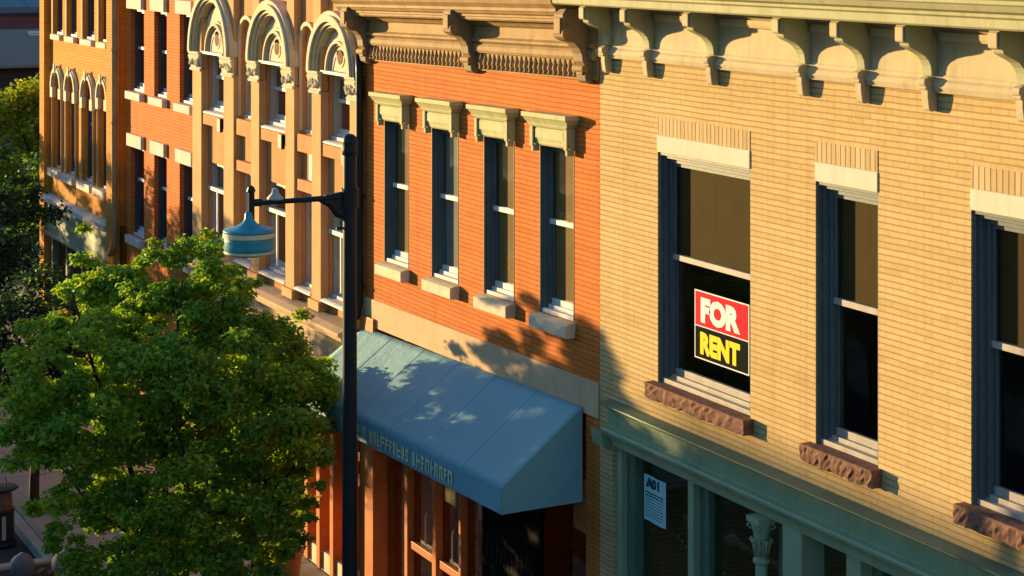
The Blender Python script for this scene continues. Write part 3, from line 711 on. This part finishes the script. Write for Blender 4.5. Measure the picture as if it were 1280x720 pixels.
# storefront cornice ledge
q = MB(); q.prof([(.12, 3.718), (-.22, 3.70), (-.34, 3.66), (-.34, 3.62), (-.30, 3.60), (-.28, 3.54), (-.16, 3.50), (-.14, 3.46), (-.10, 3.45), (-.10, 2.98), (-.14, 2.97), (-.14, 2.92), (.12, 2.92)], -13.86, -6.56)
q.build('storefront_cornice', 'band_stone', sb, bevel=.006)
q = MB()
for xx in (-13.7, -12.6, -11.5, -10.4, -9.3, -8.55, -8.07, -7.55, -7.07): q.box(xx-.07, xx+.07, -.04, .16, .02, 2.92)
each(q, 'storefront_column', 'orange_wood', sb, bevel=.01)
MB().box(-13.8, -6.56, .0, .3, 0, .28).build('doorstep', 'pale_stone', sb, bevel=.01)
q = MB(); q.add([(-13.8, .15, .28), (-6.56, .15, .28), (-6.56, .15, 2.92), (-13.8, .15, 2.92)], [(0, 1, 2, 3)]); q.build('shop_window', 'glass_dark', sb)
# slender white sign between piers
ws = thing('vertical_sign', (-8.40, .0, 5.35), 'narrow white vertical sign with grey marks in the slim bay beside the lamp post', 'sign')
q = MB(); q.box(-8.60, -8.36, .03, .06, 5.34, 5.88); q.build('panel', 'white_paint', ws, bevel=.006)
q = MB(); rnd = random.Random(2)
for k in range(5): z = 5.78-k*.085; q.box(-8.55, -8.55+rnd.uniform(.08, .15), .027, .0295, z, z+.03)
q.disc(-8.48, 5.405, .03, .027, .0295, 0, 360, 12); q.build('lettering', 'frame_grey', ws)

# ================================================================== ORANGE BRICK BUILDING
ob = thing('orange_brick_building', (-16.1, 0, 0), 'plain orange brick building with pale lintels left of the stone arches', 'building')
ow = [(-17.95, -17.05), (-16.40, -15.62), (-14.86, -14.02)]
OU0, OU1, OL0, OL1 = 6.17, 7.72, 3.45, 5.13
oh = [(a, b, OU0, OU1) for a, b in ow]+[(a, b, OL0, OL1) for a, b in ow]
MB().wall(-18.2, -13.87, 0, 9.4, .02, .34, oh).build('wall', 'orange_brick', ob)
shell(ob, -18.2, -13.87, 9.4, wallmat='orange_brick', y=.342, floors=(3.3, 5.9))
for a, b in ow:
    for z0_, z1_, mt in ((OU0, OU1, 6.98), (OL0, OL1, 4.5)):
        fr = sash_window(ob, a, b, z0_, z1_, .10, mt, 'frame_dark', 'white_paint', .05, False, steps=False)
        MB().box(a-.06, b+.02, -.05, .15, z1_+.002, z1_+.24).build('lintel', 'lintel_stone', fr, bevel=.01)
        MB().box(a-.06, b+.03, -.08, .15, z0_-.15, z0_-.002).build('sill', 'lintel_stone', fr, bevel=.01)
dp2 = thing('downpipe', (-18.35, -.2, 0), 'long pale downpipe catching the sun left of the plain orange facade', 'downpipe')
q = MB(); q.tube([(-18.42, -.16, 9.2), (-18.42, -.16, 3.25), (-18.46, -.18, 3.12), (-18.58, -.22, 3.0)], .06, 12); q.build('pipe', 'tan_cornice', dp2, smooth=True)
q = MB()
for z in (8.4, 6.9, 5.5, 4.3): q.lathe((-18.42, -.16, z), [(.06, 0), (.075, .0), (.075, .04), (.06, .04)], 12)
each(q, 'pipe_bracket', 'tan_cornice', dp2)

# ================================================================== FAR CORNER BUILDING
fb = thing('amber_corner_building', (-21.6, 0, 0), 'amber brick corner building with rounded lower windows at the far end of the row', 'building')
fwn = [(-23.82, -23.12), (-22.62, -21.92), (-21.30, -20.52), (-20.05, -19.42)]
FU0, FU1, FL0, FL1 = 7.0, 9.1, 4.10, 6.20
MB().wall(-24.5, -18.55, 3.52, 9.9, .0, .34, [(a, b, FU0, FU1) for a, b in fwn]+[(a, b, FL0, FL1) for a, b in fwn]).build('wall', 'amber_brick', fb)
shell(fb, -24.5, -18.55, 9.9, wallmat='amber_brick', y=.342, floors=(3.5, 6.6))
q = MB(); q.box(-24.62, -24.2, -.14, .3, 0, 9.95).box(-19.1, -18.62, -.14, -.001, 0, 9.95); each(q, 'corner_pier', 'amber_brick', fb, bevel=.01)
for a, b in fwn:
    fr = sash_window(fb, a, b, FU0, FU1, .07, 8.1, 'frame_dark', 'white_paint', .06, False, steps=False)
    MB().box(a-.05, b+.05, -.09, .14, FU0-.12, FU0-.002).build('sill', 'lintel_stone', fr, bevel=.01)
    MB().box(a-.17, a-.05, -.03, -.001, FU0-.002, FU1+.3).build('pilaster', 'tan_stone', fr)
    fr = sash_window(fb, a, b, FL0, FL1, .07, 5.25, 'frame_dark', 'white_paint', .06, False, steps=False)
    cx, rr = (a+b)/2, (b-a)/2
    q = MB()
    for sgn in (-1, 1):
        pts = [(cx+sgn*rr, FL1+.002)] + [(cx+sgn*rr*math.cos(R(t)), FL1+.002-rr+rr*math.sin(R(t))) for t in range(90, -1, -10)]
        q.prof(pts, .002, .065, 'y')
    each(q, 'arch_spandrel', 'amber_brick', fr)
    q = MB(); q.arch(cx, FL1-rr, rr-.02, rr+.13, -.06, -.001).arch(cx, FL1-rr, rr+.02, rr+.09, -.085, -.061).box(cx-.05, cx+.05, -.11, -.086, FL1-.02, FL1+.17)
    for s_ in (a, b): q.box(s_-.10, s_+.10, -.08, -.001, FL1-rr-.22, FL1-rr-.002)
    q.build('arch_hood', 'pale_stone', fr)
    q = MB()
    for s_ in (a-.055, b+.055): q.tube([(s_, -.03, FL0), (s_, -.03, FL1-rr-.22)], .028, 10)
    each(q, 'colonnette', 'tan_stone', fr)
    MB().box(a-.12, b+.12, -.14, .14, FL0-.16, FL0-.002).build('sill', 'lintel_stone', fr, bevel=.01)
q = MB(); q.prof([(.2, 3.52), (-.12, 3.50), (-.20, 3.46), (-.20, 3.36), (-.10, 3.32), (.2, 3.32)], -24.45, -19.1); q.build('storefront_cornice', 'lintel_stone', fb)
q = MB(); q.box(-24.4, -19.12, -.08, .2, 2.62, 3.32).box(-24.4, -19.12, -.12, -.081, 2.62, 2.70); q.build('sign_band', 'green_paint', fb, bevel=.008)
q = MB()
for x in (-24.0, -22.7, -21.4, -20.2, -19.4): q.box(x-.06, x+.06, -.02, .2, 0, 2.62)
each(q, 'storefront_column', 'green_dark', fb)
q = MB(); q.add([(-24.3, .12, .0), (-19.12, .12, .0), (-19.12, .12, 2.62), (-24.3, .12, 2.62)], [(0, 1, 2, 3)]); q.build('shop_window', 'glass_dark', fb)

# ================================================================== DISTANT ROOFS
d1 = thing('grey_roofed_house', (-61, 12, 0), 'low dark building under a broad plain grey roof at top left', 'building')
MB().box(-67, -56.5, -8, 34, 0, 4.25).build('wall', 'dark_wall', d1)
q = MB(); q.prof([(-55.9, 4.2), (-55.9, 4.32), (-62.5, 5.40), (-68.2, 4.32), (-68.2, 4.2), (-62.5, 5.26)], -8.6, 34.6, 'y'); q.build('roof', 'roof_grey', d1, bevel=.03)
q = MB()
for k in range(12): q.box(-56.52, -56.45, -6+k*3.3, -4.8+k*3.3, 1.0, 2.8)
each(q, 'window', 'frame_dark', d1)
vent = thing('rooftop_vent', (-61.6, 9.5, 5.2), 'small pale vent box on a white ledge upon the grey roof', 'vent')
q = MB(); q.box(-61.9, -61.3, 9.2, 9.72, 5.3, 5.95).box(-62.0, -61.2, 9.1, 9.82, 5.95, 6.02); q.build('housing', 'roof_teal', vent, bevel=.04)
q = MB(); q.box(-61.32, -61.2, 8.0, 12.5, 5.12, 5.24).box(-61.5, -61.36, 8.0, 8.9, 5.26, 5.36); q.build('ledge', 'white_paint', vent)
d2 = thing('maroon_brick_block', (-76, 14, 0), 'maroon brick block with flat roof rising behind the grey roof', 'building')
MB().box(-80, -72, -6, 40, 0, 5.62).build('wall', 'maroon', d2); MB().box(-80.1, -71.9, -6.1, 40.1, 5.622, 5.75).build('parapet', 'dark_wall', d2)
d3 = thing('teal_roofed_hall', (-98, 20, 0), 'big hall with sloping blue grey metal roof farthest away at top left', 'building')
MB().box(-110, -88, -10, 60, 0, 5.2).build('wall', 'roof_grey', d3)
q = MB(); q.prof([(-87.5, 5.2), (-87.5, 5.4), (-100, 9.3), (-111, 5.4), (-111, 5.2)], -11, 61, 'y'); q.build('roof', 'roof_teal', d3)
q = MB()
for k in range(24): q.prof([(-87.6, 5.42), (-87.6, 5.5), (-99.8, 9.32), (-99.8, 9.24)], -10+k*3, -9.9+k*3, 'y')
each(q, 'roof_seam', 'roof_teal', d3)

# ================================================================== STREET LAMP
LX, LY = .39, -3.0
sl = thing('street_lamp', (LX, LY, 0), 'black street lamp post with a teal bell shade hanging from its arm', 'street lamp')
q = MB(); q.lathe((LX, LY, 0), [(.0, 0), (.17, 0), (.17, .12), (.13, .18), (.12, .5), (.085, .6), (.078, 1.2), (.072, 4), (.066, 6.9)], 20); q.build('post', 'iron', sl, smooth=True)
q = MB(); q.lathe((LX, LY, 6.9), [(.066, 0), (.075, .005), (.078, .06), (.07, .10), (.078, .12), (.07, .17), (.04, .20), (0, .21)], 18); q.build('post_cap', 'iron', sl, smooth=True)
az = 6.50
q = MB(); q.tube([(LX, LY-.03, az), (LX, LY-1.0, az-.005)], [.03, .022], 10)
q.tube([(LX, LY-.06, az-.20), (LX, LY-.12, az-.16), (LX, LY-.20, az-.06), (LX, LY-.32, az-.01)], [.02, .04, .035, .018], 8)
q.prof([(LY-.03, az+.07), (LY-.06, az-.24), (LY-.16, az-.12), (LY-.26, az-.02), (LY-.26, az+.03), (LY-.1, az+.05)], LX-.02, LX+.02)
q.lathe((LX, LY, az-.10), [(.075, 0), (.09, .0), (.09, .18), (.075, .18)], 18)
q.tube([(LX, LY-.05, az-.30), (LX, LY-.14, az-.30)], .012, 8)
q.build('arm', 'iron', sl, smooth=False)
q = MB(); q.tube([(LX, LY-1.0, az+.10), (LX, LY-1.0, az-.16)], .034, 10); q.lathe((LX, LY-1.0, az+.10), [(.03, 0), (.045, .01), (.03, .05), (0, .07)], 10); q.tube([(LX, LY-.985, az-.0), (LX, LY-.90, az-.0)], .036, 10); q.build('arm_end', 'iron', sl)
fl = MB(); fl.lathe((LX, LY-.76, az+.02), [(.0, .10), (.03, .10), (.035, .06), (.075, .02), (.08, 0), (0, 0)], 16); fl.build('photocell', 'frame_grey', sl, smooth=True)
hz = az-.13; hc = (LX, LY-1.02, hz)
q = MB(); q.lathe(hc, [(0, .06), (.035, .05), (.04, .02), (.045, -.02), (.07, -.055), (.12, -.085), (.19, -.105), (.235, -.115), (.245, -.125), (.245, -.135), (.22, -.14), (0, -.14)], 36)
shade = q.build('lamp_shade', 'lamp_teal', sl, smooth=True)
q = MB(); q.lathe(hc, [(.22, -.141), (.246, -.141), (.247, -.185), (.236, -.19), (.22, -.19)], 36); q.build('upper_band', 'lamp_cream', shade)
q = MB(); q.lathe(hc, [(.22, -.191), (.232, -.191), (.236, -.22), (.232, -.225), (.232, -.262), (.238, -.267), (.238, -.29), (.232, -.295), (.225, -.315)], 36); q.build('drum', 'lamp_teal', shade)
q = MB(); q.lathe(hc, [(.225, -.3155), (.236, -.3155), (.238, -.332), (.21, -.346), (.13, -.365), (0, -.372)], 36); q.build('lower_band', 'lamp_cream', shade, smooth=True)

# ================================================================== TREES
def leafy(name, clumps, mats, weights, parent, leaf=.06, seed=1, droop=.25):
    rnd = random.Random(seed); vs = []; fs = []; mi = []
    base = Vector(parent['base'])
    for (c, r, n, bias) in clumps:
        for _ in range(n):
            while True:
                d = Vector((rnd.uniform(-1, 1), rnd.uniform(-1, 1), rnd.uniform(-1, 1)))
                if d.length <= 1: break
            d = d*(.45+.55*rnd.random()) if rnd.random() < .5 else d
            p = Vector(c)+Vector((d.x*r, d.y*r, d.z*r*.6)) - base
            nrm = Vector((rnd.gauss(0, .55), rnd.gauss(0, .55), 1)).normalized() + d*.5; nrm.normalize()
            a = nrm.orthogonal().normalized(); a = Matrix.Rotation(rnd.uniform(0, 6.28), 3, nrm) @ a; b = nrm.cross(a)
            L = leaf*rnd.uniform(.6, 1.25); W = L*.38
            o = len(vs); fold = nrm*L*.12
            vs += [p-a*L*.5, p+b*W+fold, p+a*L*.55-nrm*L*droop, p-b*W+fold]
            fs.append((o, o+1, o+2)); fs.append((o, o+2, o+3))
            k = rnd.choices(range(len(mats)), [w_*(1+bias[i]) if bias else w_ for i, w_ in enumerate(weights)])[0]
            mi += [k, k]
    me = bpy.data.meshes.new(name); me.from_pydata([tuple(v) for v in vs], [], fs)
    for m_ in mats: me.materials.append(M[m_])
    me.polygons.foreach_set('material_index', mi); me.update()
    o = bpy.data.objects.new(name, me); COL.objects.link(o); o.parent = parent; o['base'] = tuple(base)
    return o
def limbs(base, clumps, stems, seed, r0=.06, fork=1.0):
    """stems: list of polylines from the ground; each clump gets a twig from the nearest stem point"""
    rnd = random.Random(seed); q = MB(); nodes = []
    for pts, ra, rb_ in stems:
        P_ = []; n = len(pts)
        for i in range(n-1):
            for k in range(4):
                t = k/4; P_.append(Vector(pts[i])*(1-t)+Vector(pts[i+1])*t + Vector((rnd.uniform(-1, 1), rnd.uniform(-1, 1), 0))*.02)
        P_.append(Vector(pts[-1])); m = len(P_)
        rads = [ra+(rb_-ra)*i/(m-1) for i in range(m)]
        q.tube(P_, rads, 9); nodes += [(p, r) for p, r in zip(P_, rads)]
    for (c, r, n, bias) in sorted(clumps, key=lambda k: (Vector(k[0])-Vector(base)).length):
        c = Vector(c); cand = [(p, rr) for p, rr in nodes if p.z < c.z+.1] or nodes
        p, rr = min(cand, key=lambda k: (k[0]-c).length + max(0, .3-(c.z-k[0].z)))
        mid = (p+c)/2 + Vector((rnd.uniform(-.1, .1), rnd.uniform(-.1, .1), .06))
        r1 = min(rr*.6, .022); q.tube([p, mid, c], [r1, r1*.6, .005], 5); nodes.append((mid, r1*.6))
        for _ in range(4):
            d = Vector((rnd.uniform(-1, 1), rnd.uniform(-1, 1), rnd.uniform(-.4, .8))).normalized()*r*.8
            q.tube([c-(c-mid)*.2, c+d], [.006, .002], 4)
    return q
def inside(poly, x, y):
    r = False; n = len(poly)
    for i in range(n):
        x1, y1 = poly[i]; x2, y2 = poly[(i+1) % n]
        if (y1 > y) != (y2 > y) and x < (x2-x1)*(y-y1)/(y2-y1)+x1: r = not r
    return r
# near tree: uneven crown, about 4.2 m across and 4.3 m tall
TX, TY = -5.43, -2.95
rt = Vector((math.sin(PHI), math.cos(PHI), 0)); fd = Vector((-math.cos(PHI), math.sin(PHI), 0))
outline = [(-2.2, 2.69), (-2.17, 3.29), (-1.88, 3.85), (-1.8, 4.25), (-1.66, 4.65), (-1.55, 5.33), (-1.30, 5.30), (-1.2, 4.77), (-.75, 4.77), (-.35, 5.17), (.1, 5.32), (.65, 4.97), (1.05, 4.42), (1.5, 4.20), (1.75, 3.78), (2.0, 3.48), (2.0, 2.69), (1.75, 2.09), (1.55, 1.5), (1.2, 1.05), (-.45, 1.05), (-1.15, 1.4), (-1.45, 1.8), (-1.25, 2.09), (-1.65, 2.39)]
rnd = random.Random(42); clumps = []; tries = 0
while len(clumps) < 520 and tries < 30000:
    tries += 1
    u_, z_ = rnd.uniform(-2.2, 2.05), rnd.uniform(1.0, 5.4)
    if not inside(outline, u_, z_): continue
    dmax = 1.75*math.sqrt(max(.08, 1-(u_/2.35)**2))*math.sqrt(max(.10, 1-((z_-3.1)/2.45)**2))
    w_ = rnd.uniform(-dmax, dmax)
    if z_ > 4.35 and w_ < -.726*u_ - .05: w_ = min(1.5, -.726*u_ + rnd.uniform(0, .5))
    if abs(w_) < dmax*.35 and rnd.random() < .35: continue
    r_ = rnd.uniform(.17, .30)
    if not (inside(outline, u_-r_*.8, z_) and inside(outline, u_+r_*.8, z_)): r_ *= .62
    c = Vector((TX, TY, 0)) + rt*u_ + fd*w_ + Vector((0, 0, z_))
    if any((c-Vector(k[0])).length < .13 for k in clumps): continue
    sun_side = -u_/2.2  # more yellow leaves leftward, sunlight put into the leaf colours
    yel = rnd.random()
    clumps.append((c, r_, int(3300*r_*r_)+18, [0, (2.5 if yel < .35 else -.3)+max(-.2, sun_side)*2.2, 14 if rnd.random() < .055 else -.6]))
for _ in range(26):
    c = Vector((TX, TY, 0)) + rt*rnd.uniform(-.75, -.1) + fd*rnd.uniform(-.9, .9) + Vector((0, 0, rnd.uniform(2.75, 3.4)))
    clumps.append((c, .24, 170, [0, rnd.uniform(-.3, 1.5), -.6]))
nt_ = thing('street_tree', (TX, TY, 0), 'nearest leafy green tree, sunlit on its left, standing before the lamp post', 'tree', 'street trees')
def tp(u_, w_, z): v = Vector((TX, TY, z)) + rt*u_ + fd*w_; return tuple(v)
stems = [([tp(.1, 0, 0), tp(.08, 0, .55), tp(.02, .02, .9)], .085, .07),
         ([tp(.02, 0, .85), tp(-.25, .05, 1.5), tp(-.55, .1, 2.3), tp(-.95, .1, 3.4), tp(-1.3, .1, 4.6)], .055, .012),
         ([tp(.02, 0, .85), tp(-.08, -.1, 1.6), tp(-.1, -.2, 2.6), tp(.05, -.15, 3.8), tp(.1, -.1, 4.8)], .06, .012),
         ([tp(.02, 0, .85), tp(.3, .15, 1.6), tp(.7, .3, 2.5), tp(1.2, .35, 3.4)], .05, .012),
         ([tp(.04, 0, .9), tp(.1, -.4, 1.6), tp(.3, -.8, 2.4), tp(.2, -1.1, 3.4)], .045, .012),
         ([tp(.04, 0, .9), tp(-.2, .5, 1.8), tp(-.3, 1.0, 2.8), tp(-.3, 1.1, 3.8)], .045, .012),
         ([tp(-.2, .03, 1.4), tp(-.9, -.1, 1.9), tp(-1.5, -.1, 2.6)], .03, .01), ([tp(.3, .1, 1.5), tp(1.0, 0, 1.9), tp(1.6, 0, 2.6)], .03, .01)]
limbs((TX, TY, 1), clumps, stems, 3).build('trunk', 'bark', nt_)
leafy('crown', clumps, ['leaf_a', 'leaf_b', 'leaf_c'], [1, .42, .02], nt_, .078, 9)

def tree(x, y, zb, zt, rad, label, mats, weights, seed, leaf=.09, dens=1.0, n=90, r0=.09, cl=(.3, .5), group=None, name='street_tree', bare=None):
    rnd = random.Random(seed); t = thing(name, (x, y, 0), label, 'tree', group)
    cs = []; tries = 0; zc, hz_ = (zb+zt)/2, (zt-zb)/2
    ph = [rnd.uniform(0, 6.28) for _ in range(4)]
    while len(cs) < n and tries < 9000:
        tries += 1
        d = Vector((rnd.gauss(0, 1), rnd.gauss(0, 1), rnd.gauss(0, 1))).normalized()*(rnd.random()**.35)
        a = math.atan2(d.y, d.x); k = 1+.16*math.sin(3*a+ph[0]+d.z*2)+.12*math.sin(5*a+ph[1])
        c = Vector((x+d.x*rad*k, y+d.y*rad*k, zc+d.z*hz_*(1+.1*math.sin(2*a+ph[2]))))
        r_ = rnd.uniform(*cl)*min(1, rad/1.6)
        if any((c-Vector(q_[0])).length < r_*.55 for q_ in cs): continue
        cs.append((c, r_, int(dens*900*r_*r_)+12, None))
    st = [([(x, y, 0), (x+.03, y, zb*.6), (x, y, zb+.2)], r0, r0*.7)]
    for k in range(5):
        a = k*1.26+ph[3]; st.append(([(x, y, zb*.85), (x+math.cos(a)*rad*.3, y+math.sin(a)*rad*.3, zb+hz_*.6), (x+math.cos(a)*rad*.55, y+math.sin(a)*rad*.55, zb+hz_*1.35)], r0*.6, r0*.15))
    limbs((x, y, zb), cs, st, seed).build('trunk', 'bark', t)
    leafy('crown', cs, mats, weights, t, leaf, seed)
    return t
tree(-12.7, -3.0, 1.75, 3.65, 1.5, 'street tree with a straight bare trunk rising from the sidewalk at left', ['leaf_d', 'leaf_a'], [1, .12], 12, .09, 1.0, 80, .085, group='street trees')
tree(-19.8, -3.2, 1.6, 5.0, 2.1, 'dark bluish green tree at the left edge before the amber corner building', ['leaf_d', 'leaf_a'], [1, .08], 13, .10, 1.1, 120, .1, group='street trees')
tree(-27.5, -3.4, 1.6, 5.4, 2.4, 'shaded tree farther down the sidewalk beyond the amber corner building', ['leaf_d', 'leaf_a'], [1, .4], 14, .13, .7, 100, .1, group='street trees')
tree(-43, 5.0, .6, 4.7, 2.9, 'olive yellow tree glowing in the sun below the distant grey roof', ['leaf_olive', 'leaf_b', 'leaf_a'], [1, .9, .2], 15, .16, .45, 170, .12, cl=(.45, .75), name='olive_tree')
tree(-34, 2.6, .5, 3.2, 2.2, 'low dark bushy tree between the olive yellow tree and the sidewalk', ['leaf_d', 'leaf_a'], [1, .5], 16, .14, .6, 90, .1, name='bushy_tree')

# ================================================================== SMALL STREET THINGS
def boulder(x, y, r, seed, label):
    rnd = random.Random(seed); q = MB(); n, m = 12, 9; vs = []
    for j in range(m+1):
        ph = math.pi*j/m
        for i in range(n):
            th = 2*math.pi*i/n; k = r*(1+rnd.uniform(-.07, .07))
            vs.append((x+k*math.sin(ph)*math.cos(th), y+k*math.sin(ph)*math.sin(th)*.9, -.05+r*.75+k*math.cos(ph)*.95))
    q.add(vs, [(j*n+i, j*n+(i+1) % n, (j+1)*n+(i+1) % n, (j+1)*n+i) for j in range(m) for i in range(n)])
    o = q.build('boulder', 'boulder', smooth=True, loc=(x, y, -.05)); s = o.modifiers.new('s', 'SUBSURF'); s.levels = s.render_levels = 1
    return tag(o, label, 'boulder')
boulder(-9.75, -3.86, .21, 1, 'paler rounded boulder in the planting bed at the bottom left corner')
boulder(-9.55, -3.30, .22, 2, 'darker rounded boulder beside the lowest leaves of the nearest tree')
# bed stones and shed leaves
q = MB(); rnd = random.Random(6)
for _ in range(420):
    x, y = rnd.uniform(-10.0, 0), rnd.uniform(-5.3, -3.3); r = rnd.uniform(.015, .05)
    q.lathe((x, y, -.035), [(0, r*.9), (r*.6, r*.75), (r, r*.3), (r*.8, 0)], 6)
tag(q.build('bed_gravel', 'terracotta'), 'reddish chips and gravel scattered over the planting bed mulch', 'gravel', kind='stuff')
q = MB(); rnd = random.Random(61)
for _ in range(700):
    x, y = rnd.uniform(-12, 3), rnd.uniform(-3.2, -.1); a = rnd.uniform(0, 6.28); l_ = rnd.uniform(.02, .05)
    dx, dy = math.cos(a)*l_, math.sin(a)*l_
    q.add([(x-dx, y-dy, .006), (x+dy*.5, y-dx*.5, .012), (x+dx, y+dy, .007), (x-dy*.5, y+dx*.5, .012)], [(0, 1, 2, 3)])
tag(q.build('fallen_leaves', 'leaf_c'), 'fallen orange leaves scattered over the concrete sidewalk', 'leaves', kind='stuff')
# litter bin at the kerb
BX, BY = -11.65, -3.75
lb = thing('litter_bin', (BX, BY, -.13), 'dark litter bin with a wide flat lid at the kerb by the left edge', 'bin')
q = MB(); q.lathe((BX, BY, -.13), [(0, 0), (.22, 0), (.24, .04), (.20, .08), (.19, .50), (.21, .53), (.19, .56), (0, .56)], 22); q.build('base', 'iron', lb, smooth=False)
q = MB(); q.lathe((BX, BY, .43), [(.17, 0), (.16, .2), (.14, .27), (.0, .27)], 22); q.build('hood', 'brown_stone', lb)
q = MB(); q.lathe((BX, BY, .70), [(0, 0), (.10, 0), (.24, .02), (.26, .035), (.24, .05), (.06, .06), (.0, .06)], 22); q.build('lid', 'iron', lb)
q = MB(); q.tube([(BX+.08, BY+.05, .76), (BX+.09, BY+.05, .86), (BX+.06, BY+.05, .93)], [.012, .01, .006], 7); q.build('handle', 'iron', lb)
q = MB(); q.box(BX+.185, BX+.20, BY-.03, BY+.03, 0.0, .35); q.build('label_plate', 'frame_grey', lb)
# sunlit tub by the stone building entrance
tb = thing('planter_tub', (-7.9, -.55, 0), 'sunlit terracotta planter tub with dry stems by the stone storefront columns', 'planter')
q = MB(); q.lathe((-7.9, -.55, 0), [(0, 0), (.15, 0), (.20, .34), (.225, .35), (.225, .40), (.19, .40), (.18, .34), (0, .33)], 22); q.build('pot', 'terracotta', tb, smooth=False)
q = MB(); rnd = random.Random(9)
for _ in range(26):
    a, r = rnd.uniform(0, 6.28), rnd.uniform(.02, .13); q.tube([(-7.9+r*math.cos(a), -.55+r*math.sin(a), .33), (-7.9+2.0*r*math.cos(a), -.55+2.0*r*math.sin(a), rnd.uniform(.5, .75))], [.006, .003], 4)
q.build('stem', 'leaf_olive', tb)

# ================================================================== ACROSS THE STREET (added outside the frame to cast the evening shade)
op = thing('shade_block', (-14, -19, 0), 'added unseen dark brick block across the street, shading the storefronts', 'building')
MB().box(-30.2, 12, -24, -16.2, 0, 6.15).build('wall', 'dark_wall', op); MB().box(-30.4, 12.2, -24.2, -16, 6.15, 6.3).build('parapet', 'concrete', op)
gw = thing('shade_wall', (-60, -16, 0), 'added unseen low brick wall across the street, shading the sidewalk', 'wall')
MB().box(-90, -30.5, -16.6, -16.2, 0, 1.72).build('masonry', 'dark_wall', gw); MB().box(-90, -30.45, -16.65, -16.15, 1.722, 1.8).build('coping', 'concrete', gw)
